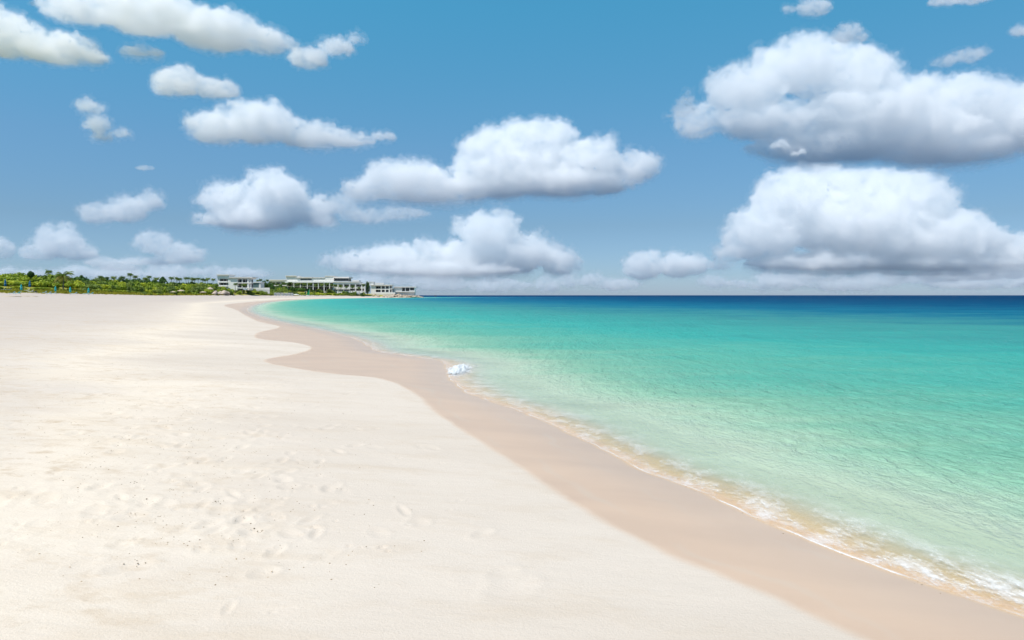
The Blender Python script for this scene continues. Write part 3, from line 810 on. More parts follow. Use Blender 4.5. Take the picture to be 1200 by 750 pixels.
# ------------------------------------------------------------------ buildings
class Building:
    """a building measured on the photo's columns and rows at its own distance Y; all pieces are solid"""
    def __init__(s, name, label, cat, px, Y):
        s.Y = Y; s.k = Y / F
        s.o = ((px - 600) * s.k, Y, gz((px - 600) * s.k, Y + 4))
        s.root = empty(name, s.o)
        tag(s.root, label, cat)
    def dims(s, x0, x1, yt, yb, d0, d1):
        return ((x0-600)*s.k - s.o[0], (x1-600)*s.k - s.o[0], d0, d1, EYE + (HZ-yb)*s.k - s.o[2], EYE + (HZ-yt)*s.k - s.o[2])
    def part(s, name, mat, boxes, parent=None):
        mb = MB()
        for b in boxes: mb.box(*s.dims(*b))
        return mb.build(name, M[mat], parent or s.root)
    def window(s, x0, x1, yt, yb, d, mull=1, mat='glass', framed=True):
        a = s.dims(x0, x1, yt, yb, d, d)
        mb = MB(); w = 0.09
        X0, X1, Z0, Z1 = a[0], a[1], a[4], a[5]
        mb.box(X0, X1, d-.10, d+.02, Z0, Z0+w); mb.box(X0, X1, d-.10, d+.02, Z1-w, Z1)
        n = max(1, mull)
        for i in range(n+1):
            x = X0 + (X1-X0-w) * i / n
            mb.box(x, x+w, d-.10, d+.02, Z0+w, Z1-w)
        f = mb.build("window", M['metal'], s.root)
        p = MB(); p.box(X0+.01, X1-.01, d-.06, d-.02, Z0+.01, Z1-.01)
        p.build("pane", M[mat], f)
        return f
    def balcony(s, x0, x1, yt, yb, d):
        a = s.dims(x0, x1, yt, yb, d, d + .12)
        mb = MB(); mb.box(*a)
        b = mb.build("balcony", M['render'], s.root)
        r = MB(); r.box(a[0], a[1], d + .03, d + .09, a[5] + .25, a[5] + .32)
        r.build("railing", M['metal'], b)
    def gallery(s, x0, x1, yt, yb, cols, slab=0.9, depth=4.0, proud=0.0, wins=None, back='shade', colw=0.7):
        """an open storey: floor slab, shaded back wall with glass doors, columns in front"""
        s.part("floor_slab", 'render', [(x0-.4, x1+.4, yb-slab, yb, -proud, depth+.5)])
        s.part("rear_wall", back, [(x0, x1, yt, yb-slab, depth, depth+.4)])
        n = wins or max(2, int((x1-x0) / 5))
        w = (x1-x0) / n
        for i in range(n):
            s.window(x0 + w*(i+.12), x0 + w*(i+.88), yt+.35*(yb-slab-yt)*.4, yb-slab-.05, depth-.06, 2)
        for c in cols: s.part("column", 'render', [(c-colw/2, c+colw/2, yt, yb-slab, .25, .85)])

# the white villa on the left
b = Building("white_villa", "white villa with a square tower block, standing apart at the left end of the resort", "villa", 275, 474)
b.part("roof", 'roof', [(253.8, 268.6, 321.6, 322.6, -.8, 11), (268.6, 296.2, 324.6, 325.5, -.6, 10)])
b.part("wall", 'render', [(254.6, 268.2, 322.6, 326.6, 0, 10), (266.6, 277.9, 326.6, 340, .4, 10), (268.2, 277.9, 325.5, 326.6, .4, 10),
                          (254.6, 256.2, 326.6, 340, .6, 10), (277.9, 294.2, 325.5, 327.0, .6, 9), (289.6, 291.2, 327, 340, 0.2, 8)])
b.gallery(256.2, 266.6, 326.6, 331.2, [256.6], .8, 3.5, .2, 3, 'render2')
b.gallery(256.2, 266.6, 331.2, 335.8, [256.6], .8, 3.5, .2, 3, 'render2')
b.balcony(256.4, 266.4, 334.2, 335.0, .05)
b.balcony(256.4, 266.4, 329.6, 330.4, .05)
b.part("plinth", 'render2', [(254.4, 268, 335.8, 343, 1.0, 10)])
b.gallery(277.9, 289.6, 327.0, 332.0, [283.5], 1.0, 3.6, .1, 3, 'render2')
b.gallery(277.9, 289.6, 332.0, 338.0, [283.5], 1.0, 3.6, .1, 3)
b.gallery(291.2, 294.2, 327.0, 332.0, [293.8], 1.0, 3.6, .1, 1, 'render2')
b.gallery(291.2, 294.2, 332.0, 338.0, [293.8], 1.0, 3.6, .1, 1)
b.part("staircase_parapet", 'render', [(254.0+i*1.4, 255.6+i*1.4, 335.2+i*.55, 336.9+i*.55, -.6, -.2) for i in range(8)])

b = Building("glazed_pavilion", "low glazed pavilion on a white terrace wall, between the white villa and the main hotel", "pavilion", 303, 500)
b.part("roof", 'roof', [(292.6, 306.0, 330.4, 331.3, -.5, 8)])
b.window(293.2, 303.4, 331.3, 337.2, .1, 7, 'teal_glass')
b.part("wall", 'render2', [(293.0, 305.6, 331.3, 337.2, .3, 7), (303.5, 305.6, 331.3, 337.2, -.1, .25)])
b.part("terrace_wall", 'render', [(292.0, 316.5, 337.2, 339.6, -1.2, -.6)])
b.part("plinth", 'render2', [(292.0, 316.5, 339.6, 344, -1.1, -.6)])

# the main hotel
b = Building("main_hotel", "long white main hotel with tall columns and stepped flat roofs, widest building there", "hotel", 352, 640)
b.part("roof", 'roof', [(315.5, 335.6, 327.6, 328.7, -1, 14), (334.6, 347.6, 322.9, 323.9, -.8, 14), (347.6, 366.0, 324.5, 325.6, -.8, 14),
                        (366.0, 381.2, 324.9, 325.7, -.4, 14), (380.8, 391.6, 323.2, 324.1, -.6, 14), (391.0, 409.2, 324.4, 326.0, -1.4, 14)])
b.part("wall", 'render', [(335.0, 351.7, 323.9, 329.8, .2, 12), (351.7, 365.2, 328.2, 329.8, .2, 12), (351.7, 365.2, 325.6, 326.4, .2, 12), (365.2, 381.0, 325.7, 329.8, .2, 12),
                          (381.0, 391.2, 324.1, 330.6, -.2, 12), (391.2, 408.0, 329.3, 331.4, .2, 12), (316.2, 335.0, 328.7, 330.6, .2, 12)])
b.window(351.9, 365.0, 326.4, 328.2, .9, 8)
b.part("rear_wall", 'shade', [(351.7, 365.2, 326.4, 328.2, 1.2, 12)])
b.part("rear_wall", 'shade', [(391.2, 408.0, 326.0, 329.3, 1.6, 12)])
b.window(391.5, 407.7, 326.1, 329.2, 1.4, 9)
b.gallery(316.2, 335.0, 330.6, 335.0, [317, 323, 329], 1.0, 4.0, .2, 4)
b.gallery(316.2, 335.0, 335.0, 341.4, [317, 323, 329], 1.0, 4.0, .4, 4)
b.part("floor_slab", 'render', [(334.2, 391.6, 329.8, 331.3, -1.2, 9)])
b.gallery(335.0, 391.0, 331.3, 335.9, [], .8, 5.5, -3.2, 11, 'render2')
b.gallery(335.0, 391.0, 335.9, 341.9, [], 1.0, 5.5, -2.0, 11)
for c in (336.2, 344.6, 352.2, 360.4, 367.2, 373.4, 380.0, 386.4):
    b.part("column", 'render', [(c-.42, c+.42, 331.3, 341.9, -.9, .1)])
b.part("terrace_wall", 'render2', [(311.5, 392.0, 341.5, 343.0, -2.6, -1.9)])
b.gallery(313.0, 392.0, 343.0, 346.4, [313.5+6.5*i for i in range(13)], .5, 2.8, -.2, 13, 'shade', .6)
b.part("garden_wall", 'render', [(330.0, 346.0, 345.2, 346.3, -4.4, -3.9)])

b = Building("terraced_wing", "hotel wing of stacked white balconies right of the main hotel, stepping down towards the trees", "hotel", 409, 634)
b.part("roof", 'roof', [(389.6, 421.6, 330.0, 331.0, -.7, 12), (421.6, 428.2, 332.0, 332.8, -.7, 12), (412.0, 420.5, 328.4, 329.1, 1, 9)])
b.part("wall", 'render', [(390.2, 421.2, 331.0, 333.2, .1, 12), (421.2, 427.6, 332.8, 333.8, .1, 12), (412.4, 420.2, 329.1, 330.0, 1.4, 8)])
b.part("terrace_parapet", 'render2', [(391.0, 410.0, 338.4, 339.2, -.8, -.5)])
for (yt, yb) in ((333.4, 338.2), (338.2, 342.9)):
    for (x0, x1) in ((390.4, 396.0), (396.0, 402.4), (402.4, 409.6), (409.6, 416.6), (416.6, 424.0), (424.0, 427.4)):
        b.gallery(x0+.3, x1-.3, yt, yb, [], .8, 3.2, .15, 1 if x1-x0 < 4 else 2)
        b.balcony(x0+.9, x1-.7, yb-2.1, yb-.9, -.05)
for c in (390.4, 396.0, 402.4, 409.6, 416.6, 424.0, 427.4):
    b.part("party_wall", 'render', [(c-.55, c+.55, 333.4, 343.4, -.3, 3.6)])
b.part("pergola", 'terracotta', [(381.0, 391.5, 343.6, 344.3, -5, -2), (381.6, 382.0, 344.3, 347, -4.8, -4.4), (390.6, 391.0, 344.3, 347, -4.8, -4.4)])
b.part("garden_wall", 'render2', [(391.5, 428.0, 343.4, 345.5, -.9, -.4)])

b = Building("two_storey_villa", "two storey white villa with square dark windows, right of the dark tree", "villa", 447, 658)
b.part("roof", 'roof', [(434.0, 459.8, 333.6, 334.5, -.9, 11), (428.6, 437.6, 330.0, 330.8, 2, 10), (437.6, 449.0, 331.4, 332.0, 3, 10)])
b.part("wall", 'render', [(434.8, 440.2, 334.5, 343.2, .2, 10), (446.0, 447.2, 334.5, 343.2, .2, 3), (450.8, 452.0, 334.5, 343.2, .2, 3), (455.4, 456.8, 334.5, 343.2, .2, 10),
                          (440.2, 455.4, 334.5, 335.3, .25, 3), (440.2, 455.4, 338.4, 339.5, .25, 3), (440.2, 455.4, 342.4, 343.2, .25, 3),
                          (440.2, 455.4, 334.5, 343.2, 3.0, 10), (429.0, 437.2, 330.8, 334, 2.4, 9), (437.8, 448.6, 332.0, 333.6, 3.4, 9)])
for (x0, x1) in ((440.3, 445.9), (447.3, 450.7), (452.1, 455.3)):
    b.window(x0, x1, 335.4, 338.3, 1.4, 2); b.window(x0, x1, 339.6, 342.3, 1.4, 2)
b.gallery(456.8, 459.4, 334.5, 339.0, [459.2], .8, 2.6, .1, 1)
b.gallery(456.8, 459.4, 339.0, 343.2, [459.2], .8, 2.6, .1, 1)
b.part("terrace_wall", 'render', [(434.6, 450.0, 343.2, 345.0, -1.4, -.9), (450.0, 463.5, 342.6, 344.6, -1.7, -1.2)])
b.part("plinth", 'render2', [(434.6, 460.0, 343.2, 346.5, 0, 8)])

b = Building("flat_roofed_villa", "small white villa with wide flat roof at the headland's tip above the rocks", "villa", 474, 663)
b.part("roof", 'roof', [(461.0, 488.0, 335.9, 336.8, -1.2, 10)])
b.part("wall", 'render', [(461.8, 470.6, 336.8, 342.6, .1, 9), (470.6, 485.4, 336.8, 342.6, 3.2, 9), (458.0, 461.8, 338.0, 342.6, .8, 8)])
for (x0, x1) in ((471.2, 474.4), (475.0, 479.6), (480.2, 484.8)): b.window(x0, x1, 337.3, 340.9, 2.95, 2)
for c in (470.6, 475, 480, 485.6): b.part("column", 'render', [(c-.3, c+.3, 336.8, 341.2, -.4, .1)])
b.part("floor_slab", 'render', [(461.4, 486.4, 341.3, 342.3, -.9, 9)])
b.balcony(479.8, 485.4, 340.3, 341.0, -.7)
b.part("plinth", 'render2', [(459.0, 485.6, 342.3, 347.2, .4, 8)])

# ------------------------------------------------------------------ plants
def shrub_mesh(name, mat, seed, n=520, size=0.36):
    rd = random.Random(seed)
    lobes = [((rd.uniform(-1.6, 1.6), rd.uniform(-1.2, 1.2), rd.uniform(.7, 1.5)), (rd.uniform(.9, 1.5), rd.uniform(.9, 1.4), rd.uniform(.7, 1.2))) for _ in range(6)]
    mb = leaf_cloud(n, lobes, size, rd)
    me = bpy.data.meshes.new(name); me.from_pydata(mb.v, [], mb.f); me.update()
    me.materials.append(mat)
    return me
SHRUBS = {k: [shrub_mesh("shrub", M[k], 100+i) for i in range(4)] for k in ('scrub', 'scrub2', 'tree')}
def shrub(px, Y, w, h, kind, label, group, name="shrub", cat="shrub"):
    o = bpy.data.objects.new(name, rnd.choice(SHRUBS[kind]))
    C.objects.link(o)
    o.location = on_ground(px, Y) - Vector((0, 0, .15))
    o.scale = (w/4.6, w/4.6, h/2.6); o.rotation_euler = (0, 0, rnd.uniform(0, 6.3))
    return tag(o, label, cat, group)

top_rows = [(-60,318.5),(0,318.6),(12,318),(25,318.2),(36,319.5),(50,320),(62,320.6),(80,322.8),(92,323.6),(100,323.8),(120,324.2),(150,325.4),(175,326.0),(200,326.5),(240,327.6),(256,330),(270,339)]
def skyline(px): return float(np.interp(px, [a for a, _ in top_rows], [c for _, c in top_rows]))
def scrub_label(px, front):
    if px < 42: return ("yellow green sea grape shrub behind the blue parasols at the left end of the dune", "sea grape shrubs behind the blue parasols")
    if px < 110: return ("olive green shrub on the dune around the foot of the coconut palm", "shrubs around the coconut palm")
    if px < 190: return ("green shrub on the open stretch of dune right of the coconut palm", "shrubs on the dune right of the coconut palm")
    return ("green shrub on the dune between the thatched parasols and the white villa", "shrubs by the thatched parasols")
n_s = 0
for row, (dv, wmul) in enumerate(((3.5, .62), (9, .8), (17, 1.0), (27, 1.15), (40, 1.2))):
    step = (6.2, 6.6, 7.0, 7.4, 8.0)[row]
    px = -14.0 + row * 1.7
    while px < 262:
        if rnd.random() < 0.94:
            q = px + rnd.uniform(-2, 2)
            Y = veg_Y(q) + dv + rnd.uniform(-2.5, 2.5)
            if q > 110: Y += 0.25 * dv
            g = on_ground(q, Y)
            f = (0.20, 0.42, 0.66, 0.86, 1.0)[row]
            base = HZ - (g.z - EYE) * F / Y
            target = 346 - (346 - skyline(q)) * f + rnd.uniform(-.9, .9)
            h = (base - target) * Y / F
            low = q < 45 and row == 0
            if row == 4 and q > 100: h += rnd.uniform(-.6, 1.3)
            if 84 < q < 165 and row < 2: h = 0 if row == 0 else min(h, 1.6)               # open grass slope
            if abs(q - 74) < 8 and row < 3: h = 0 if row < 2 else min(h, 2.2)     # open ground round the coconut palm
            if 1.0 < h and not low and not (row == 0 and 40 < q < 112 and rnd.random() < .6):
                kind = 'scrub' if (q < 60 or rnd.random() < 0.55) else 'scrub2'
                if row == 4 and rnd.random() < (.15 if q < 60 else .6): kind = 'tree'
                lab, gr = scrub_label(q, row < 2)
                shrub(q, Y, rnd.uniform(4.6, 6.8) * wmul, min(h, 6.5), kind, lab, gr)
                n_s += 1
        px += step * rnd.uniform(.8, 1.2)
# shrubs in front of the resort
for i in range(58):
    px = rnd.uniform(255, 345); Y = veg_Y(px) + rnd.uniform(2, 22)
    if px > 290: Y = veg_Y(px) + rnd.uniform(2, 30)
    h = rnd.uniform(2.0, 4.2)
    if px < 300: lab, gr = "dense green shrub in the hedge below the white villa", "hedge shrubs below the white villa"
    else: lab, gr = "dense green shrub in the garden below the left end of the main hotel", "garden shrubs below the main hotel"
    shrub(px, Y, rnd.uniform(4, 6), h, 'scrub2' if rnd.random() < .6 else 'scrub', lab, gr)
for i in range(34):
    px = rnd.uniform(346, 430); Y = veg_Y(px) + rnd.uniform(1, 9)
    shrub(px, Y, rnd.uniform(3.5, 5.5), rnd.uniform(1.4, 2.6), 'scrub' if rnd.random() < .6 else 'scrub2', "low olive shrub planted along the foot of the terraced wing and hotel front", "planting along the hotel front")

for i in range(16):
    px = rnd.uniform(314, 346); Y = veg_Y(px) + rnd.uniform(30, 62)
    shrub(px, Y, rnd.uniform(4, 6.5), rnd.uniform(3.5, 6.0), 'tree' if rnd.random() < .6 else 'scrub2', "tall dark garden shrub against the left wing of the main hotel", "garden shrubs against the left wing")
for i in range(14):
    px = rnd.uniform(392, 428)
    shrub(px, 629 + rnd.uniform(-3, 2), rnd.uniform(3, 4.5), rnd.uniform(2.2, 4.6), 'tree' if rnd.random() < .4 else 'scrub2', "bushy shrub climbing the front of the terraced wing", "shrubs against the terraced wing")

for i in range(22):
    px = rnd.uniform(345, 392)
    shrub(px, 634 + rnd.uniform(-3, 3), rnd.uniform(3.2, 5.2), rnd.uniform(2.4, 5.4), 'tree' if rnd.random() < .5 else 'scrub2', "bushy shrub standing against the columns of the main hotel", "shrubs against the hotel columns")
for i in range(7):
    px = rnd.uniform(304, 317)
    shrub(px, 555 + rnd.uniform(-8, 8), rnd.uniform(4, 6), rnd.uniform(5, 8), 'tree', "tall dark shrub filling the gap between the glazed pavilion and the main hotel", "tall shrubs beside the glazed pavilion")

def round_tree(px, Y, ytop, ybot, wpx, kind, label, cat="tree", cone=False):
    k = Y / F
    g = on_ground(px, Y)
    zt = EYE + (HZ - ytop) * k - g.z; zb = max(0.4, EYE + (HZ - ybot) * k - g.z)
    t = empty("broadleaf_tree", g); tag(t, label, cat)
    rd = random.Random(int(px*10))
    H = zt - zb; W = wpx * k / 2
    lobes = [((0, 0, zb + H*.45), (W*.8, W*.8, H*.42))]
    for i in range(9):
        a = rd.uniform(0, 6.3); f = rd.uniform(.2, .9)
        rr = W * (1 - .75*f if cone else .55)
        lobes.append(((math.cos(a)*rr*.7, math.sin(a)*rr*.7, zb + H*(.12 + .74*f)), (W*.42*(1-.4*f), W*.42*(1-.4*f), H*.2)))
    lobes.append(((0, 0, zb + H*.86), (W*.35, W*.35, H*.14)))
    leaf_cloud(1500, lobes, .42, rd).build("crown", M[kind], t)
    mb = MB()
    mb.tube([(0, 0, -.4), (.05, 0, zb*.6), (0, .1, zb + H*.4)], [.32, .26, .12])
    for a in (0.3, 1.9, 3.6, 5.0): mb.tube([(0, .05, zb + H*.1), (math.cos(a)*W*.5, math.sin(a)*W*.5, zb + H*.5)], [.14, .05], 5)
    mb.build("trunk", M['bark'], t)
round_tree(353.4, 628, 336.9, 343.8, 14, 'tree', "round dense green tree in front of the hotel columns, left of the green sail")
round_tree(430.4, 640, 329.6, 344.5, 8.5, 'tree', "tall dark green tree between the terraced wing and the two storey villa", cone=True)
round_tree(309.5, 548, 328.5, 340.0, 10, 'tree', "dark green tree behind the glazed pavilion", cone=True)
round_tree(36.0, 268, 318.0, 325.0, 8, 'tree', "dark round tree topping the skyline above the right blue parasol")
round_tree(95.5, 318, 322.4, 330.0, 6, 'tree', "dark tree on the skyline just right of the coconut palm")
round_tree(190.7, 420, 324.2, 332.0, 8.5, 'tree', "broad dark tree on the skyline left of the row of distant palms")

def frond(length, lift, droop, wid, rd):
    """one arching palm leaf along +X: a rib with leaflets hanging on both sides"""
    mb = MB(); n = 12; P = []
    for i in range(n+1):
        s = i / n
        P.append(Vector((length*s*(1-.12*s), 0, lift*s*length - droop*s*s*length)))
    mb.tube(P, [.05*(1-.8*i/n) for i in range(n+1)], 4)
    for i in range(1, n+1):
        w = wid * math.sin(math.pi*min(1, .12+i/n*.86)) ** .7
        for sg in (-1, 1):
            p = P[i]; t = (P[i]-P[i-1]).normalized()
            tip = p + t*w*.55 + Vector((0, sg*w*rd.uniform(.7, 1.0), -w*rd.uniform(.35, .75)))
            q = p - t*(length/n)*.75
            mb.add([p, q, tip], [(0, 1, 2) if sg > 0 else (0, 2, 1)])
    return mb

def big_palm():
    p = spot(73.8, 339.2, veg_Y(73.8)-6, veg_Y(73.8)+8)
    t = empty("coconut_palm", p)
    tag(t, "coconut palm with yellowing lower fronds, standing alone at the edge of the beach", "palm tree")
    k = p.y / F
    top = EYE + (HZ - 323.5) * k - p.z
    mb = MB(); n = 9
    mb.tube([(0.25*math.sin(2.2*i/n) - .1*i/n, 0, -.3 + (top+.3)*i/n) for i in range(n+1)], [.24 - .012*i + (.012 if i % 2 else 0) for i in range(n+1)], 8)
    tr = mb.build("trunk", M['bark'], t)
    rd = random.Random(5)
    hub = (0.25*math.sin(2.2) - .1, 0, top)
    for i in range(30):
        a = i * 2.399 + rd.uniform(-.15, .15)
        old = i >= 21
        f = frond(rd.uniform(3.6, 4.5), rd.uniform(.55, 1.35) if not old else rd.uniform(.05, .4), rd.uniform(.75, 1.1) if not old else rd.uniform(.85, 1.2), 1.15, rd)
        o = f.build("frond", M['palm_yellow'] if old else M['palm_bright'], t)
        o.location = hub; o.rotation_euler = (0, 0, a)
        if old: o["label"] = "drooping yellow brown old frond"
    nuts = MB()
    for i in range(7):
        a = i * .9; v, f = BALL[1]
        nuts.add([(q[0]*.15 + math.cos(a)*.3, q[1]*.15 + math.sin(a)*.3, q[2]*.18 - .25) for q in v], [tuple(x) for x in f])
    o = nuts.build("coconuts", M['palm_yellow'], t); o.location = hub
big_palm()

def small_palm_proto(seed):
    rd = random.Random(seed)
    t = empty("palm_tree", (0, 0, 0))
    mb = MB(); mb.tube([(0, 0, -.5), (.12, .05, 2.5), (.05, 0, 5.0), (.25, 0, 7.0)], [.22, .18, .15, .13], 6)
    mb.build("trunk", M['bark'], t)
    cr = MB()
    for i in range(22):
        a = i*2.399; f = frond(rd.uniform(1.9, 2.5), rd.uniform(.3, 1.5), rd.uniform(.95, 1.35), .75, rd)
        ca, sa = math.cos(a), math.sin(a)
        cr.add([(x*ca - y*sa + .25, x*sa + y*ca, z + 7.0) for x, y, z in (tuple(q) for q in f.v)], f.f)
    lc = leaf_cloud(70, [((.25, 0, 7.0), (1.2, 1.2, .95))], .38, rd); cr.add(lc.v, lc.f)
    cr.build("crown", M['palm'], t)
    return t
protos = [small_palm_proto(i) for i in (1, 2, 3)]
used = [False]*3
def small_palm(px, ytop, Y, label, group, big=1.0):
    i = rnd.randrange(3)
    o = protos[i] if not used[i] else copy_tree(protos[i])
    used[i] = True
    g = on_ground(px, Y)
    ht = EYE + (HZ - ytop) * Y / F - g.z
    s = rnd.uniform(.75, 1.0) * big
    o.location = g + Vector((0, 0, ht - 7.5*s)); o.scale = (s, s, s); o.rotation_euler = (0, 0, rnd.uniform(0, 6.3))
    tag(o, label, "palm tree", group)
for (px, yt) in [(58,316.6),(117,323.6),(125,324.2),(133,324.0),(142,323.4),(151,320.4),(158.7,323.2),(170,324.6),(176,324.0),(184,325.4),(201,324.3),(206,324.6),(211,325.6)]:
    lab = "small palm on the dune skyline between the coconut palm and the broad dark tree" if px < 190 else "small palm on the skyline right of the broad dark tree"
    gr = "palms on the dune skyline"
    if px == 58: lab, gr = "thin dark palm in place of a post above the dune skyline left of the coconut palm", None  # a palm built in place of a slim post
    if px == 151: lab, gr = "tallest of the small palms on the dune skyline, right of the coconut palm", "palms on the dune skyline"
    small_palm(px + rnd.uniform(-1.5, 1.5), yt + rnd.uniform(-.2, 1.4), veg_Y(px) + 48 + rnd.uniform(-6, 6), lab, gr)
for (px, yt) in [(218,325.4),(221.5,324.9),(225,325.4),(229,326.2),(233,325.6),(237.5,325.8),(240,326.3),(244,325.6),(248.5,325.2)]:
    small_palm(px + rnd.uniform(-1.2, 1.2), yt + rnd.uniform(0, 1.8), veg_Y(px) + 42 + rnd.uniform(-6, 6), "small palm in the row on the skyline just left of the white villa", "palms left of the white villa")
for (px, yt) in [(275.6,332.4),(284,333.4),(287.5,333.0)]:
    small_palm(px, yt, 462, "short palm in front of the white villa wall", "palms in front of the white villa")
for (px, yt) in [(302,328.4),(305.5,327.5),(313.5,328.2),(316.5,330.4),(320,332.0)]:
    small_palm(px, yt, 560, "palm behind the terrace wall of the glazed pavilion", "palms behind the glazed pavilion")
for (px, yt) in [(324,332.6),(328,333.4),(333,331.6),(336.5,332.0),(340,331.4),(346.5,333.0),(350,332.2),(356.8,332.4),(363.5,332.0),(370,333.4),(377,333.0),(383,332.0),(388.5,333.2)]:
    small_palm(px, yt, 632 + rnd.uniform(-5, 3), "palm rising in front of the columns of the main hotel", "palms in front of the main hotel", 1.35)
for (px, yt) in [(393.5,334.0),(399.4,335.0),(406,336.0),(413.2,335.4),(421,336.6),(426.5,333.6)]:
    small_palm(px, yt, 629, "palm in front of the balconies of the terraced wing", "palms in front of the terraced wing", 1.2)

# dry yellow grass along the foot of the dune: too many blades to count
def grass():
    mb = MB(); rd = random.Random(3)
    for _ in range(12000):
        px = rd.uniform(-10, 262); Y = veg_Y(round(px)) + rd.triangular(-1.5, 14.0 if 80 < px < 170 else 9.0, 2.0)
        if px < 48 and rd.random() < .75: continue
        X = (px-600)/F*Y
        GP.append((X, Y, rd.uniform(.25, .75) * (1.4 if px > 80 else 1), rd.uniform(0, 6.3), rd.uniform(.15, .4)))
    xs = np.array([g[0] for g in GP]); ys = np.array([g[1] for g in GP]); zs = ground(xs, ys)
    for (X, Y, h, a, w), z in zip(GP, zs):
        dx, dy = math.cos(a)*w, math.sin(a)*w
        lx, ly = math.cos(a*3)*h*.4, math.sin(a*3)*h*.4
        mb.add([(X-dx, Y-dy, z-.05), (X+dx, Y+dy, z-.05), (X+dx*.4+lx, Y+dy*.4+ly, z+h)], [(0, 1, 2)])
    return mb
GP = []
o = grass().build("dune_grass", M['grass'])
tag(o, "dry yellow green grass along the foot of the dune", "grass", kind="stuff")

# ------------------------------------------------------------------ parasols and loungers at the left
def closed_parasol(p, h, mat, label, group=None, name="closed_parasol"):
    t = empty(name, p); tag(t, label, "parasol", group)
    mb = MB(); mb.tube([(0, 0, -.3), (0, 0, h)], .035, 8); mb.build("pole", M['white'], t)
    mb = MB(); mb.lathe([(.30, 0), (.30, .08), (.07, .12)], 12); mb.build("base", M['metal'], t)
    c = MB()
    c.lathe([(.20, h*.28), (.30, h*.36), (.34, h*.46), (.27, h*.58), (.30, h*.66), (.22, h*.82), (.10, h*.95), (.03, h*.985)], 14, wob=.13)
    c.build("canopy", M[mat], t, True)
    s = MB(); s.lathe([(.275, h*.565), (.285, h*.58), (.275, h*.595)], 14); s.build("tie_strap", M['white'], t)
    f = MB(); f.lathe([(.03, h*.985), (.045, h), (.02, h*1.02)], 8); f.build("finial", M['white'], t)
    return t
for (px, yt, yb, mat, lab, a, bb) in [
    (6.2, 327.0, 338.8, 'blue', "closed deep blue parasol at the far left edge, beside the dark teal lounger", 3, 18),
    (24.9, 333.0, 343.0, 'teal', "closed turquoise parasol between the two blue parasols, nearest the sand", -8, 3),
    (34.9, 328.7, 339.6, 'blue', "closed blue parasol right of the turquoise one, backed by dark shrubs", 2, 16),
    (65.0, 335.2, 344.0, 'teal', "closed turquoise parasol just left of the coconut palm", -12, 3),
    (82.3, 336.2, 345.4, 'teal', "closed turquoise parasol just right of the coconut palm", -12, 3),
    (103.7, 337.2, 346.2, 'teal', "last closed turquoise parasol to the right, in front of the open dune grass", -12, 3)]:
    p = spot(px, yb, veg_Y(px) + a, veg_Y(px) + bb)
    top = EYE + (HZ - yt) * p.y / F
    closed_parasol(p, max(2.2, top - p.z), mat, lab, "closed parasols along the dune")

def lounger(p, rz, mat, label, group=None):
    t = empty("sun_lounger", p, rz); tag(t, label, "sun lounger", group)
    f = MB(); f.box(-.98, .98, -.33, -.27, .26, .32); f.box(-.98, .98, .27, .33, .26, .32); f.box(-.98, -.92, -.27, .27, .26, .32); f.box(.92, .98, -.27, .27, .26, .32)
    f.build("frame", M['white'], t)
    for x in (-.85, .80):
        for y in (-.30, .30):
            l = MB(); l.box(x, x+.06, y-.03, y+.03, 0, .26); l.build("leg", M['white'], t)
    m = MB(); m.box(-.95, .35, -.30, .30, .325, .41); m.build("mattress", M[mat], t)
    b = MB(); a = R(42)
    v = []
    for (s, z) in ((0, 0), (.72, 0), (.72, .09), (0, .09)):
        x = .36 + s*math.cos(a) - z*math.sin(a); zz = .33 + s*math.sin(a) + z*math.cos(a)
        v += [(x, -.30, zz), (x, .30, zz)]
    b.add(v, [(0, 2, 3, 1), (2, 4, 5, 3), (4, 6, 7, 5), (6, 0, 1, 7), (0, 6, 4, 2), (1, 3, 5, 7)])
    b.build("backrest", M[mat], t)
    return t
for (px, yb, mat, rz, lab, a, bb, gr) in [
    (4.0, 340.2, 'dark_teal', 0.2, "dark teal lounger under the deep blue parasol at the far left", 2, 14, None),
    (10.5, 340.4, 'dark_teal', 0.1, "dark teal lounger right of the deep blue parasol", 2, 14, None),
    (14.0, 345.0, 'pale_blue', 0.15, "pale blue lounger low on the sand left of the turquoise parasol", -16, 0, None),
    (20.5, 345.6, 'aqua', -0.1, "bright turquoise lounger lying on the sand in front of the turquoise parasol", -18, -1, None),
    (31.0, 341.6, 'white', 0.3, "white lounger beneath the right blue parasol", 0, 10, None),
    (36.0, 342.6, 'white', 0.1, "white lounger right of the right blue parasol", -4, 8, None),
    (40.4, 343.4, 'dark', -0.2, "dark lounger at the right end of the white loungers", -6, 6, None),
    (51.5, 344.0, 'pale_blue', 0.1, "pale blue lounger midway between the right blue parasol and the palm", -8, 3, None),
    (57.0, 344.9, 'pale_blue', -0.15, "pale blue lounger standing close left of the parasol by the palm", -12, 1, None),
    (62.5, 345.2, 'pale_blue', 0.2, "pale blue lounger at the foot of the parasol left of the palm", -12, 1, None),
    (87.0, 347.0, 'pale_blue', 0.1, "pale blue lounger right of the parasol beside the palm", -14, 0, None),
    (100.5, 347.2, 'aqua', 0.15, "aqua lounger left of the last parasol", -14, 0, None),
    (106.5, 347.4, 'aqua', -0.1, "aqua lounger at the foot of the last parasol to the right", -14, 0, None)]:
    lounger(spot(px, yb, veg_Y(px) + a, veg_Y(px) + bb), rz, mat, lab, gr)

